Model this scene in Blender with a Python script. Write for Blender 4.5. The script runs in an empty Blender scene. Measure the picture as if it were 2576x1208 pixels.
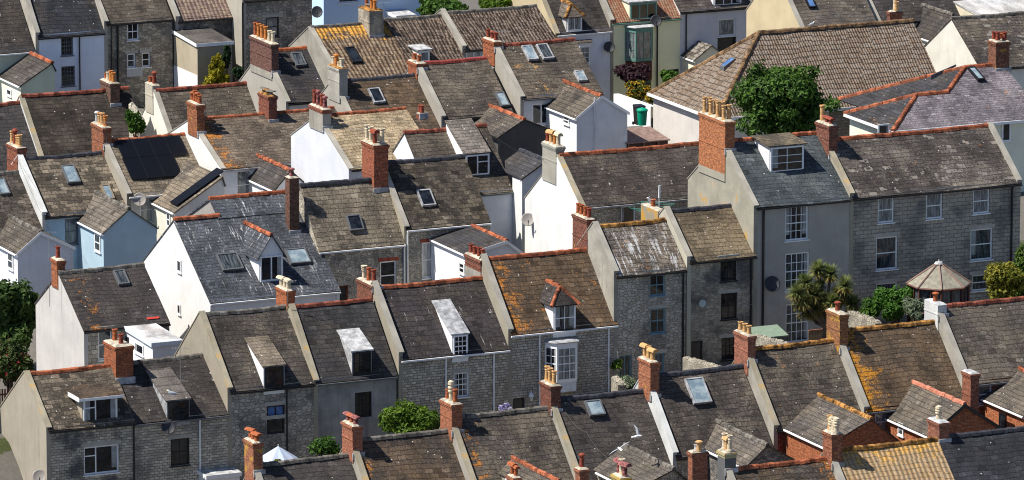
import bpy, math, random
import numpy as np
from mathutils import Vector, Matrix, noise
R = math.radians
SC = bpy.context.scene
COL = SC.collection
# ---------------------------------------------------------------- camera
PITCH, YAW, DIST, FPX = R(11.7), R(24.5), 400.0, 16600.0
CAM = Vector((0, -DIST*math.cos(PITCH), DIST*math.sin(PITCH)))
FW = Vector((0, math.cos(PITCH), -math.sin(PITCH)))
UP = Vector((0, math.sin(PITCH), math.cos(PITCH)))
U = Vector((math.cos(YAW), math.sin(YAW), 0))       # along the terraces
B = Vector((-math.sin(YAW), math.cos(YAW), 0))      # from the fronts to the backs
ZOX = (0, 644, 1288, 1932); ZOY = (0, 289.8, 579.6, 886.1); ZS = 0.26655
def pt(p, z=None):
    """survey point: (x, y) in sheet z = (column, row), or (c, r, x, y)"""
    if len(p) == 4: z, p = p[:2], p[2:]
    if z is None or z == 'o': return p
    return (ZOX[z[0]] + p[0]*ZS, ZOY[z[1]] + p[1]*ZS)
def ray(p):
    return FW + Vector((1, 0, 0))*((p[0]-1288)/FPX) + UP*((604-p[1])/FPX)
def onplane(p, n, d):
    r = ray(p); t = (d - n.dot(CAM))/n.dot(r); return CAM + r*t
def onv(p, v):
    w = onplane(p, B, v); return w.dot(U), w.z
def onu(p, u):
    w = onplane(p, U, u); return w.dot(B), w.z
def world(u, v, z): return U*u + B*v + Vector((0, 0, z))
def px_per_m(v): return FPX/(DIST + v*B.y)
# ---------------------------------------------------------------- mesh builder
class MB:
    def __init__(s): s.v = []; s.f = []; s.m = []
    def quad(s, *p, m=0):
        i = len(s.v); s.v += [tuple(q) for q in p]; s.f.append(tuple(range(i, i+len(p)))); s.m.append(m)
    def box(s, a, b, m=0):
        (x0, y0, z0), (x1, y1, z1) = a, b
        s.hexa([(x0,y0,z0),(x1,y0,z0),(x1,y1,z0),(x0,y1,z0)], [(x0,y0,z1),(x1,y0,z1),(x1,y1,z1),(x0,y1,z1)], m)
    def hexa(s, lo, hi, m=0):
        i = len(s.v); n = len(lo); s.v += [tuple(q) for q in lo] + [tuple(q) for q in hi]
        s.f.append(tuple(i+n-1-k for k in range(n))); s.f.append(tuple(i+n+k for k in range(n))); s.m += [m, m]
        for k in range(n):
            j = (k+1) % n; s.f.append((i+k, i+j, i+n+j, i+n+k)); s.m.append(m)
    def prism_u(s, poly, u0, u1, m=0):      # poly in (v,z), counter-clockwise seen from -u
        s.hexa([(u0, v, z) for v, z in poly], [(u1, v, z) for v, z in poly], m)
    def prism_v(s, poly, v0, v1, m=0):      # poly in (u,z)
        s.hexa([(u, v1, z) for u, z in poly], [(u, v0, z) for u, z in poly], m)
    def bar(s, p, q, r, n=6, m=0, r2=None):
        s.tube([p, q], [r, r if r2 is None else r2], n, m)
    def tube(s, pts, rad, n=6, m=0, cap=True):
        pts = [Vector(p) for p in pts]; i0 = len(s.v)
        for k, p in enumerate(pts):
            d = (pts[min(k+1, len(pts)-1)] - pts[max(k-1, 0)]).normalized()
            a = d.cross(Vector((0, 0, 1)))
            if a.length < .05: a = d.cross(Vector((1, 0, 0)))
            a.normalize(); b = d.cross(a)
            for j in range(n):
                t = 2*math.pi*j/n; s.v.append(tuple(p + (a*math.cos(t) + b*math.sin(t))*rad[k]))
        for k in range(len(pts)-1):
            for j in range(n):
                a, b = i0+k*n+j, i0+k*n+(j+1) % n; s.f.append((a, b, b+n, a+n)); s.m.append(m)
        if cap:
            s.f.append(tuple(i0+j for j in reversed(range(n)))); s.m.append(m)
            e = i0+(len(pts)-1)*n; s.f.append(tuple(e+j for j in range(n))); s.m.append(m)
    def lathe(s, prof, c=(0, 0, 0), n=12, m=0):
        i0 = len(s.v)
        for r, z in prof:
            for j in range(n):
                t = 2*math.pi*j/n; s.v.append((c[0]+r*math.cos(t), c[1]+r*math.sin(t), c[2]+z))
        for k in range(len(prof)-1):
            for j in range(n):
                a, b = i0+k*n+j, i0+k*n+(j+1) % n; s.f.append((a, b, b+n, a+n)); s.m.append(m)
        s.f.append(tuple(i0+j for j in reversed(range(n)))); s.m.append(m)
        e = i0+(len(prof)-1)*n; s.f.append(tuple(e+j for j in range(n))); s.m.append(m)
def fixn(me):
    import bmesh
    bm = bmesh.new(); bm.from_mesh(me); bmesh.ops.recalc_face_normals(bm, faces=bm.faces); bm.to_mesh(me); bm.free()
def add_uv(me, o):
    n = len(me.vertices); co = np.empty(n*3); me.vertices.foreach_get('co', co); co = co.reshape(-1, 3) - np.array(o)
    lay = me.uv_layers.new(name='UV'); uv = np.zeros((len(me.loops), 2))
    for p in me.polygons:
        nx, ny, nz = p.normal
        if abs(nz) > .98: h = (1, 0, 0); t = (0, 1, 0)
        else:
            L = math.hypot(nx, ny); h = (-ny/L, nx/L, 0)
            if abs(h[0]) >= abs(h[1]):
                if h[0] < 0: h = (-h[0], -h[1], 0)
            elif h[1] < 0: h = (-h[0], -h[1], 0)
            N = Vector((nx, ny, nz)); t = N.cross(Vector(h)); 
            if t.z < 0: t = -t
        for li in p.loop_indices:
            c = co[me.loops[li].vertex_index]
            uv[li] = (c[0]*h[0]+c[1]*h[1]+c[2]*h[2], c[0]*t[0]+c[1]*t[1]+c[2]*t[2])
    lay.data.foreach_set('uv', uv.ravel())
def emit(name, mb, mats, parent=None, o=(0, 0, 0), uvo=(0, 0, 0), smooth=False, norm=True):
    me = bpy.data.meshes.new(name)
    me.from_pydata([(x-o[0], y-o[1], z-o[2]) for x, y, z in mb.v], [], mb.f)
    if not isinstance(mats, (list, tuple)): mats = [mats]
    for m in mats: me.materials.append(m)
    if len(mats) > 1: me.polygons.foreach_set('material_index', mb.m)
    if norm: fixn(me)
    add_uv(me, (uvo[0]-o[0], uvo[1]-o[1], uvo[2]-o[2]) if uvo != (0, 0, 0) else (0, 0, 0))
    if smooth: me.polygons.foreach_set('use_smooth', [True]*len(me.polygons))
    ob = bpy.data.objects.new(name, me); COL.objects.link(ob)
    if parent: ob.parent = parent
    return ob
def tag(o, label, cat, group=None):
    o['label'] = label; o['category'] = cat
    if group: o['group'] = group
    return o
def thing(name, label, cat, loc, rz=YAW, group=None):
    e = bpy.data.objects.new(name, None); COL.objects.link(e); e.location = loc; e.rotation_euler = (0, 0, rz)
    e.empty_display_size = .2
    return tag(e, label, cat, group)
# ---------------------------------------------------------------- materials
class NT:
    def __init__(s, name, rough=.9, spec=.2):
        s.mat = bpy.data.materials.new(name); s.mat.use_nodes = True; s.t = s.mat.node_tree
        s.b = s.t.nodes['Principled BSDF']; s.b.inputs['Roughness'].default_value = rough
        s.b.inputs['Specular IOR Level'].default_value = spec
    def n(s, ty, ins=(), **kw):
        x = s.t.nodes.new(ty)
        for k, v in kw.items(): setattr(x, k, v)
        for k, v in dict(ins).items():
            if isinstance(v, bpy.types.NodeSocket): s.t.links.new(v, x.inputs[k])
            elif v is not None: x.inputs[k].default_value = v
        return x
    def link(s, a, b): s.t.links.new(a, b)
    def uv(s, off=(0, 0), scale=(1, 1)):
        return s.n('ShaderNodeMapping', {0: s.n('ShaderNodeTexCoord').outputs['UV'], 'Location': (off[0], off[1], 0), 'Scale': (scale[0], scale[1], 1)}).outputs[0]
    def noise(s, vec, scale, detail=4, rough=.6): return s.n('ShaderNodeTexNoise', {'Vector': vec, 'Scale': scale, 'Detail': detail, 'Roughness': rough}).outputs['Fac']
    def step(s, x, a, b, o0=0., o1=1.): return s.n('ShaderNodeMapRange', {0: x, 1: a, 2: b, 3: o0, 4: o1}, interpolation_type='SMOOTHSTEP').outputs[0]
    def math(s, op, a, b=None): 
        x = s.n('ShaderNodeMath', {0: a}, operation=op)
        if b is not None:
            if isinstance(b, bpy.types.NodeSocket): s.link(b, x.inputs[1])
            else: x.inputs[1].default_value = b
        return x.outputs[0]
    def mix(s, f, a, b):
        x = s.n('ShaderNodeMix', data_type='RGBA')
        for k, v in ((0, f), (6, a), (7, b)):
            if isinstance(v, bpy.types.NodeSocket): s.link(v, x.inputs[k])
            else: x.inputs[k].default_value = v if k == 0 else (*v, 1)
        return x.outputs[2]
    def mul(s, a, b):
        x = s.n('ShaderNodeMix', {0: 1.}, data_type='RGBA', blend_type='MULTIPLY')
        for k, v in ((6, a), (7, b)):
            if isinstance(v, bpy.types.NodeSocket): s.link(v, x.inputs[k])
            else: x.inputs[k].default_value = (*v, 1)
        return x.outputs[2]
    def grey(s, f):
        return s.n('ShaderNodeCombineColor', {0: f, 1: f, 2: f}).outputs[0]
    def done(s, col, bump=None, bs=.5, bd=.02):
        if isinstance(col, bpy.types.NodeSocket): s.link(col, s.b.inputs['Base Color'])
        else: s.b.inputs['Base Color'].default_value = (*col, 1)
        if bump is not None:
            x = s.n('ShaderNodeBump', {'Height': bump, 'Strength': bs, 'Distance': bd}); s.link(x.outputs[0], s.b.inputs['Normal'])
        return s.mat
_c = {}
def srgb(r, g, b):
    f = lambda c: (c/255/12.92) if c <= 10 else ((c/255+.055)/1.055)**2.4
    return (f(r), f(g), f(b))
def memo(fn):
    def w(*a, **k):
        key = (fn.__name__, a, tuple(sorted(k.items())))
        if key not in _c: _c[key] = fn(*a, **k)
        return _c[key]
    return w
@memo
def plain(name, col, rough=.6, spec=.3, var=.15, metal=0., isl=0.):
    t = NT(name, rough, spec); uv = t.n('ShaderNodeTexCoord').outputs['Object']
    f = t.step(t.noise(uv, 3.0), .3, .7, 1-var, 1+var*.4); t.b.inputs['Metallic'].default_value = metal
    if isl: f = t.math('MULTIPLY', f, t.step(t.n('ShaderNodeNewGeometry').outputs['Random Per Island'], 0., 1., 1-isl, 1+isl*.6))
    return t.done(t.mul(col, t.grey(f)))
@memo
def roofm(a, b, c, cam=.4, lich=0., lcol=(.33, .125, .02), lx=None, speck=.3, streak=0., w=.5, h=.33, seed=0, mort=.35, pale=0., ridge_lich=0., patch=0.):
    """slates: a..b vary slate by slate, c weathers in by large noise, lichen, droppings"""
    kk = (.74, .685, .655); a, b, c = [tuple(x*y for x, y in zip(q, kk)) for q in (a, b, c)]
    t = NT('slate_roof', .8, .2); off = (seed*7.31 % 50, seed*3.77 % 50); uv0 = t.uv(); uv = t.uv(off)
    d = t.n('ShaderNodeTexNoise', {'Vector': uv, 'Scale': 2.2, 'Detail': 2.}).outputs['Color']
    duv = t.n('ShaderNodeVectorMath', {0: uv, 1: t.n('ShaderNodeVectorMath', {0: d, 1: (.045, .045, 0)}, operation='MULTIPLY').outputs[0]}, operation='ADD').outputs[0]
    br = t.n('ShaderNodeTexBrick', {'Vector': duv, 'Color1': (0, 0, 0, 1), 'Color2': (1, 1, 1, 1), 'Mortar': (.5, .5, .5, 1), 'Scale': 1., 'Mortar Size': .016, 'Mortar Smooth': .35, 'Bias': 0., 'Brick Width': w, 'Row Height': h}, offset=.5)
    rnd = t.n('ShaderNodeSeparateColor', {0: br.outputs['Color']}).outputs[0]
    rnd2 = t.step(rnd, .05, .95)
    n1 = t.noise(uv, .33, 5, .65); n2 = t.noise(uv, 1.9, 5, .7); n3 = t.noise(uv, 8.5, 4, .75)
    mixf = t.math('ADD', t.math('MULTIPLY', rnd2, .65), t.math('MULTIPLY', t.step(n2, .3, .7), .35))
    col = t.mix(mixf, a, b)
    wf = t.step(t.math('ADD', n1, t.math('MULTIPLY', t.math('SUBTRACT', n3, .5), .5)), .62-cam*.5, .72-cam*.3)
    wf = t.math('MULTIPLY', wf, t.math('ADD', t.math('MULTIPLY', rnd, .5), .45))
    col = t.mix(wf, col, c)
    if patch:
        pf = t.math('MULTIPLY', t.step(t.math('ADD', n1, t.math('MULTIPLY', rnd, .5)), .8-patch*.2, .86-patch*.2), .75)
        col = t.mix(pf, col, tuple(x*.42 for x in a))
    g = t.step(n3, .28, .72, .58, 1.4)
    col = t.mul(col, t.grey(g)); n7 = t.noise(t.uv((off[0]+5, off[1]+2), (1., .45)), .9, 4, .6); col = t.mul(col, t.grey(t.step(n7, .3, .7, .66, 1.3)))
    n6 = t.noise(t.uv((off[0]+3, off[1]), (3.2, 1.3)), 2.4, 4, .8)
    col = t.mix(t.math('MULTIPLY', t.step(n6, .56, .71), .55), col, tuple(min(.8, x*2.6+.02) for x in b))
    col = t.mul(col, t.grey(t.math('ADD', t.step(rnd, .955, .965, 1., .5), t.step(rnd, .03, .04, .75, 0.))))
    if pale:
        r3 = t.step(t.math('ADD', t.math('MULTIPLY', rnd, .6), t.math('MULTIPLY', n2, .6)), .95-pale, 1.0-pale)
        col = t.mix(t.math('MULTIPLY', r3, .8), col, (.24, .215, .185))
    if lich or ridge_lich or lx:
        sx = t.n('ShaderNodeSeparateXYZ', {0: uv0}); f = t.math('ADD', t.math('MULTIPLY', n2, .7), t.math('MULTIPLY', n3, .45))
        n5 = t.noise(t.uv((off[0]+9, off[1]+4)), .8, 3); f = t.math('ADD', f, t.math('MULTIPLY', t.math('SUBTRACT', n5, .5), .5))
        if lx:
            q = t.math('DIVIDE', t.math('ABSOLUTE', t.math('SUBTRACT', sx.outputs[0], lx[0])), lx[1])
            f = t.math('ADD', f, t.step(q, 0., 1., lx[2], 0.))
        thr = .80-lich*.25
        lf = t.step(f, thr, thr+.11)
        lf = t.math('MULTIPLY', lf, t.step(n3, .2, .6, .45, .95))
        lc = t.mix(t.step(n3, .35, .65), lcol, tuple(min(1, x*1.4) for x in lcol))
        col = t.mix(lf, col, lc)
    if speck:
        vo = t.n('ShaderNodeTexVoronoi', {'Vector': duv, 'Scale': 3.1}, feature='F1')
        vr = t.n('ShaderNodeSeparateColor', {0: vo.outputs['Color']}).outputs[0]
        sf = t.math('MULTIPLY', t.step(vo.outputs['Distance'], .10, .16, 1., 0.), t.step(vr, 1-speck*.35, 1-speck*.35+.02))
        col = t.mix(t.math('MULTIPLY', sf, .8), col, (.62, .6, .57))
    if streak:
        su = t.uv(off, (5.5, .55)); sn = t.noise(su, 1., 3, .7)
        sf = t.math('MULTIPLY', t.step(sn, .70-streak*.16, .78-streak*.16), t.step(n1, .4, .6)); col = t.mix(t.math('MULTIPLY', sf, .75), col, (.58, .58, .58))
    mf = t.math('MULTIPLY', br.outputs['Fac'], t.step(n2, .2, .7, .45, 1.))
    col = t.mix(t.math('MULTIPLY', mf, 1-mort*.3), col, tuple(x*mort for x in a))
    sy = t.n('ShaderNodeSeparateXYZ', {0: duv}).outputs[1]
    fr = t.math('FRACT', t.math('DIVIDE', sy, h)); ln = t.math('MULTIPLY', t.step(fr, 0., .2, 1., 0.), t.step(n2, .25, .65, .25, .8))  # course line: slate joint plus gap shade, both painted into the colour
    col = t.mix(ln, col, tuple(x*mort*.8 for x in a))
    saw = t.math('SUBTRACT', 1., t.math('FRACT', t.math('DIVIDE', sy, h)))
    hgt = t.math('ADD', t.math('MULTIPLY', saw, .7), t.math('ADD', t.math('MULTIPLY', rnd, .35), t.math('MULTIPLY', n3, .5)))
    return t.done(col, hgt, .6, .03)
@memo
def tilem(a, b, lich=0., rv=.5, ln=.16, rib=.6, lcol=(.5, .22, .03), w=.24, h=.33, seed=0, amp=.05, lv=None, speck=.1, dark=(.025, .017, .014), pale=(.30, .225, .15)):
    """profiled tiles: rolls across, courses down the slope"""
    t = NT('tile_roof', .85, .2); off = (seed*7.31 % 50, seed*3.77 % 50); uv0 = t.uv(); uv = t.uv(off)
    s = t.n('ShaderNodeSeparateXYZ', {0: uv}); x, y = s.outputs[0], s.outputs[1]
    br = t.n('ShaderNodeTexBrick', {'Vector': uv, 'Color1': (0, 0, 0, 1), 'Color2': (1, 1, 1, 1), 'Mortar': (.5, .5, .5, 1), 'Scale': 1., 'Mortar Size': .02, 'Mortar Smooth': .3, 'Brick Width': w, 'Row Height': h}, offset=0.)
    rnd = t.n('ShaderNodeSeparateColor', {0: br.outputs['Color']}).outputs[0]
    n2 = t.noise(uv, 1.3, 5, .7); n3 = t.noise(uv, 9., 3, .7)
    col = t.mix(t.math('ADD', t.math('MULTIPLY', rnd, rv), t.math('MULTIPLY', t.step(n2, .3, .7), 1-rv)), a, b)
    wv = t.math('SINE', t.math('MULTIPLY', x, 2*math.pi/w)); fy = t.math('FRACT', t.math('DIVIDE', y, h))
    col = t.mul(col, t.grey(t.step(n3, .25, .75, .6, 1.3)))
    col = t.mix(t.math('MULTIPLY', t.step(t.math('ADD', n3, t.math('MULTIPLY', rnd, .3)), .62, .75), .7), col, pale)
    if lich:
        f = t.math('ADD', n2, t.math('MULTIPLY', t.math('SUBTRACT', n3, .5), .5))
        if lv:
            v = t.n('ShaderNodeSeparateXYZ', {0: uv0}).outputs[1]; f = t.math('ADD', f, t.step(v, lv[0], lv[1], 0., lv[2]))
        col = t.mix(t.math('MULTIPLY', t.step(f, .75-lich*.3, .85-lich*.3), .85), col, t.mix(n3, lcol, tuple(min(1, q*1.5) for q in lcol)))
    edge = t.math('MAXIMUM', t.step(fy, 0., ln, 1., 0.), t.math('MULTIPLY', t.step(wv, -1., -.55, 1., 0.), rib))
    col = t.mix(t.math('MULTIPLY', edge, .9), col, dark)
    hgt = t.math('ADD', t.math('MULTIPLY', wv, .5), t.math('ADD', t.math('MULTIPLY', t.math('SUBTRACT', 1., fy), .8), t.math('MULTIPLY', rnd, .3)))
    return t.done(col, hgt, 1., amp)
@memo
def render(col, stain=.25, scol=(.2, .18, .14), seed=0, var=.1, lich=0.):
    """painted or bare render with rain streaks"""
    t = NT('rendered_wall', .9, .15); off = (seed*5.1 % 40, seed*2.3 % 40); uv = t.uv(off)
    n1 = t.noise(uv, .6, 5); n2 = t.noise(uv, 14., 3); st = t.noise(t.uv(off, (2.6, .22)), 1., 5, .7)
    c = t.mul(col, t.grey(t.step(n1, .3, .7, 1-var, 1+var*.5)))
    c = t.mix(t.math('MULTIPLY', t.step(st, .48, .75), stain), c, scol)
    c = t.mul(c, t.grey(t.step(n2, .3, .7, .94, 1.04)))
    if lich: c = t.mix(t.math('MULTIPLY', t.step(t.math('ADD', n1, t.math('MULTIPLY', st, .4)), .82-lich*.2, .92-lich*.2), .8), c, (.5, .27, .03))
    return t.done(c, t.math('ADD', n2, n1), .35, .02)
@memo
def stone(a=(.30, .275, .235), b=(.52, .48, .41), mort=(.15, .14, .12), w=.32, h=.165, rub=0., seed=0, stain=.3, soot=(.07, .07, .075), tint=(.36, .29, .2), ta=.25):
    """coursed stone (rub=0) to rubble (rub=1)"""
    a, b = tuple(min(.75, x*1.22*y) for x, y in zip(a, (1.03, 1., .93))), tuple(min(.75, x*1.18*y) for x, y in zip(b, (1.03, 1., .93)))
    t = NT('stone_wall', .93, .12); off = (seed*6.1 % 40, seed*4.3 % 40); uv = t.uv(off)
    d = t.n('ShaderNodeTexNoise', {'Vector': uv, 'Scale': 1.7, 'Detail': 3.}).outputs['Color']
    k = .06 + rub*.2
    duv = t.n('ShaderNodeVectorMath', {0: uv, 1: t.n('ShaderNodeVectorMath', {0: d, 1: (k*1.5, k, 0)}, operation='MULTIPLY').outputs[0]}, operation='ADD').outputs[0]
    br = t.n('ShaderNodeTexBrick', {'Vector': duv, 'Color1': (0, 0, 0, 1), 'Color2': (1, 1, 1, 1), 'Mortar': (.5, .5, .5, 1), 'Scale': 1., 'Mortar Size': .018+rub*.012, 'Mortar Smooth': .3, 'Brick Width': w, 'Row Height': h}, offset=.42, squash=1.+rub*.5, squash_frequency=3)
    rnd = t.n('ShaderNodeSeparateColor', {0: br.outputs['Color']}).outputs[0]; fac = br.outputs['Fac']
    if rub > .3:
        cv = t.n('ShaderNodeMapping', {0: duv, 'Scale': (1.45/w, 1.3/h, 1)}).outputs[0]
        v1 = t.n('ShaderNodeTexVoronoi', {'Vector': cv, 'Scale': 1., 'Randomness': .85}, voronoi_dimensions='2D'); v2 = t.n('ShaderNodeTexVoronoi', {'Vector': cv, 'Scale': 1., 'Randomness': .85}, feature='DISTANCE_TO_EDGE', voronoi_dimensions='2D')
        rnd = t.n('ShaderNodeSeparateColor', {0: v1.outputs['Color']}).outputs[0]; fac = t.step(v2.outputs['Distance'], .02, .11, .85, 0.)
    n1 = t.noise(uv, .45, 4); n3 = t.noise(uv, 7., 4, .7)
    c = t.mix(t.step(rnd, .0, 1.), a, b); c = t.mix(t.math('MULTIPLY', t.step(t.noise(duv, 1.4, 2), .52, .62), ta), c, tint)
    c = t.mul(c, t.grey(t.step(n3, .25, .75, .72, 1.25)))
    c = t.mix(t.math('MULTIPLY', fac, .85), c, mort)
    c = t.mix(t.math('MULTIPLY', t.step(t.math('ADD', n1, t.math('MULTIPLY', n3, .25)), .58, .78), stain*2), c, soot)
    return t.done(c, t.math('SUBTRACT', t.math('ADD', t.math('MULTIPLY', rnd, .4), n3), t.math('MULTIPLY', fac, 1.2)), .7, .04)
@memo
def brick(a=(.22, .07, .04), b=(.42, .145, .07), mort=(.3, .25, .2), seed=0, soot=.3, lich=0.):
    a, b = [tuple(x*y for x, y in zip(q, (.92, .8, .72))) for q in (a, b)]
    t = NT('brick_wall', .9, .15); off = (seed*6.1 % 40, seed*4.3 % 40); uv = t.uv(off)
    br = t.n('ShaderNodeTexBrick', {'Vector': uv, 'Color1': (0, 0, 0, 1), 'Color2': (1, 1, 1, 1), 'Mortar': (.5, .5, .5, 1), 'Scale': 1., 'Mortar Size': .009, 'Mortar Smooth': .2, 'Brick Width': .23, 'Row Height': .077}, offset=.5)
    rnd = t.n('ShaderNodeSeparateColor', {0: br.outputs['Color']}).outputs[0]; n2 = t.noise(uv, 2.2, 5, .7)
    n3 = t.noise(uv, 7., 4, .8); n4 = t.noise(t.uv(off, (2., 11.)), 1., 4, .8)
    c = t.mix(t.math('ADD', t.math('MULTIPLY', rnd, .7), t.math('MULTIPLY', n3, .3)), a, b); c = t.mix(t.math('MULTIPLY', br.outputs['Fac'], .7), c, mort)
    c = t.mul(c, t.grey(t.step(n3, .3, .7, .45, 1.25))); c = t.mul(c, t.grey(t.step(n4, .35, .65, .6, 1.15)))
    c = t.mix(t.math('MULTIPLY', t.step(n2, .42, .68), soot*1.4), c, (.05, .035, .03))
    if lich: c = t.mix(t.math('MULTIPLY', t.step(t.noise(uv, 1.6, 4), .68-lich*.2, .76-lich*.2), .75), c, (.45, .26, .04))
    return t.done(c, t.math('SUBTRACT', rnd, br.outputs['Fac']), .5, .015)
@memo
def glass(kind='dark', seed=0):
    t = NT('window_glass', .06, .5); uv = t.uv((seed*3.3, seed*1.7))
    cols = {'dark': ((.006, .008, .011), (.02, .024, .03)), 'mid': ((.02, .025, .03), (.09, .1, .105)), 'net': ((.1, .11, .115), (.26, .27, .27)), 'sky': ((.16, .22, .26), (.3, .36, .38)), 'blue': ((.06, .13, .3), (.1, .2, .42)), 'blind': ((.3, .3, .29), (.45, .45, .44)), 'warm': ((.02, .014, .012), (.06, .045, .04))}  # blue and sky kinds: reflected sky painted into the pane colour
    a, b = cols[kind]; f = t.noise(t.uv((seed*3.3, seed*1.7), (5, .7) if kind in ('net', 'mid', 'blind') else (1, 1)), 1.6, 3)
    return t.done(t.mix(t.step(f, .4, .62), a, b))
@memo
def leafm(a, b, c=None, seed=0, fl=None, flam=0.):
    t = NT('foliage', .6, .25); g = t.n('ShaderNodeNewGeometry'); r = g.outputs['Random Per Island']
    p = t.n('ShaderNodeTexCoord').outputs['Object']; n = t.noise(p, 1.1, 3)
    col = t.mix(t.math('ADD', t.math('MULTIPLY', r, .55), t.math('MULTIPLY', t.step(n, .35, .65), .45)), a, b)
    if fl: col = t.mix(t.step(t.math('FRACT', t.math('MULTIPLY', r, 17.)), 1-flam, 1-flam+.01), col, fl)
    m = t.done(col); tr = t.n('ShaderNodeBsdfTranslucent', {'Color': col}); ms = t.n('ShaderNodeMixShader', {0: .3}); o = t.t.nodes['Material Output']
    t.link(t.b.outputs[0], ms.inputs[1]); t.link(tr.outputs[0], ms.inputs[2]); t.link(ms.outputs[0], o.inputs[0])
    return m
WHITE = plain('white_paint', (.8, .8, .79), .5, .3, .06); BLACK = plain('black_paint', (.012, .012, .014), .45, .4)
GREYF = plain('grey_frame', (.12, .125, .13), .45, .4); BLUEF = plain('blue_grey_paint', (.16, .27, .32), .5, .3); GREENF = plain('green_paint', (.13, .27, .22), .5, .3)
LEAD = plain('lead_sheet', (.38, .38, .385), .55, .4, .5); LEADW = plain('pale_lead', (.46, .46, .455), .6, .3, .45); MORTAR = plain('mortar_flaunching', (.46, .41, .32), .9, .1, .5); CONC = render((.34, .315, .265), .5, (.16, .14, .11), 3, .25)
CONCT = render((.33, .29, .21), .6, (.2, .17, .1), 5, .3, .15); LIMEW = render((.6, .6, .57), .4, (.3, .3, .28), 6, .2)
TERRA = plain('terracotta', (.42, .12, .045), .8, .2, .5); TERRD = plain('dark_terracotta', (.3, .07, .04), .8, .2, .5); BUFF = plain('buff_clay', (.62, .36, .15), .8, .2, .35); CREAMP = plain('cream_clay', (.66, .55, .38), .8, .2, .35); ORANGEP = plain('orange_clay', (.55, .2, .05), .8, .2, .3)
PINKP = plain('frosted_red_clay', (.36, .12, .11), .7, .3, .9); STEEL = plain('steel_cowl', (.5, .5, .5), .4, .5, .3)
RTERRA = plain('ridge_terracotta', (.33, .10, .046), .75, .2, .6, isl=.4); RDULL = plain('ridge_dull_red', (.24, .07, .042), .8, .2, .6, isl=.4); RBROWN = plain('ridge_brown', (.22,.13,.065), .85, .2, .8); RGREY = plain('ridge_grey', (.15, .135, .115), .85, .2, .6, isl=.35); RDARK = plain('ridge_dark', (.05, .05, .06), .8, .25, .5); ROCHRE = plain('ridge_lichened', (.34, .165, .045), .85, .2, .9, isl=.4)
DISHM = plain('dish_dark', (.03, .03, .035), .5, .4); DISHL = plain('dish_pale', (.32, .29, .26), .5, .4)

STONEL = render((.42, .395, .345), .3, (.2,.19,.17), 91, .2); CURT = plain('curtain', (.32, .33, .32), .9, .1, .3)
GROUND = []      # (u, v, z) control points of the terrain
COUNT = [0]
def rnd(a, b): return random.uniform(a, b)
def window_parts(parent, o, P, wid, hei, style, fm, gm, sill=True, name='window', inset=0.0, bar=.04):
    """P(a, b, d) -> point; a across, b up, d out of the wall. frame, pane and sill as separate meshes"""
    f = MB(); g = MB()
    def bx(a0, b0, a1, b1, d0, d1, mb):
        mb.hexa([P(a0,b0,d0), P(a1,b0,d0), P(a1,b0,d1), P(a0,b0,d1)], [P(a0,b1,d0), P(a1,b1,d0), P(a1,b1,d1), P(a0,b1,d1)])
    fw = min(.1, wid*.15); d0, d1 = -inset-.03, -inset+.045
    bx(0, 0, fw, hei, d0, d1, f); bx(wid-fw, 0, wid, hei, d0, d1, f)
    bx(fw, 0, wid-fw, fw, d0, d1, f); bx(fw, hei-fw, wid-fw, hei, d0, d1, f)
    iw, ih = wid-2*fw, hei-2*fw; ds = d1-.012
    vb = lambda a, t=bar, b0=0., b1=1., e=0: bx(fw+iw*a-t/2, fw+ih*b0, fw+iw*a+t/2, fw+ih*b1, d0+.01, ds-e, f)
    hb = lambda b, t=bar, a0=0., a1=1., e=0: bx(fw+iw*a0, fw+ih*b-t/2, fw+iw*a1, fw+ih*b+t/2, d0+.013, ds-.003-e, f)
    if style == 'cas':         # small top light and casement on the left, fixed light on the right
        vb(.34, .08); hb(.68, .07, 0, .34, .004)
    elif style == 'two': vb(.5, .09)
    elif style == 'twotop': vb(.5, .09); hb(.66, .07, .5, 1, .004)
    elif style == 'one': pass
    elif style == 'three': vb(.333, .08); vb(.667, .08)
    else:
        nc, nr = style
        for k in range(1, nc): vb(k/nc)
        for k in range(1, nr): hb(k/nr, .065 if k*2 == nr else bar, e=.004 if k*2 != nr else 0)
    bx(fw*.5, fw*.5, wid-fw*.5, hei-fw*.5, -inset-.02, -inset+.006, g)
    w = emit(name, f, fm, parent, o); emit('pane', g, gm, w, o)
    if wid > .6 and fm is WHITE and random.random() < .6:
        k = MB(); cw = iw*rnd(.12, .24); lo = rnd(.0, .15)
        for sd in random.choice(((0,), (1,), (0, 1), (0, 1))):
            xa = fw+.01 if sd == 0 else wid-fw-.01-cw
            bx(xa, fw+ih*lo+.01, xa+cw, hei-fw-.01, -inset+.007, -inset+.014, k); cc = emit('curtain', k, CURT, w, o); k = MB()
    if sill:
        s = MB(); bx(-.06, -.07, wid+.06, -.002, -.05, .07, s); emit('sill', s, sill if sill is not True else fm, w, o)
    return w
GL = ('dark', 'dark', 'mid', 'net')
def gpick(k): 
    COUNT[0] += 1
    return glass(k if k else random.choice(GL), COUNT[0] % 5)
def tri_noise(u, v, s): return noise.noise(Vector((u*.35+s, v*.5, s*1.7)))
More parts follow.
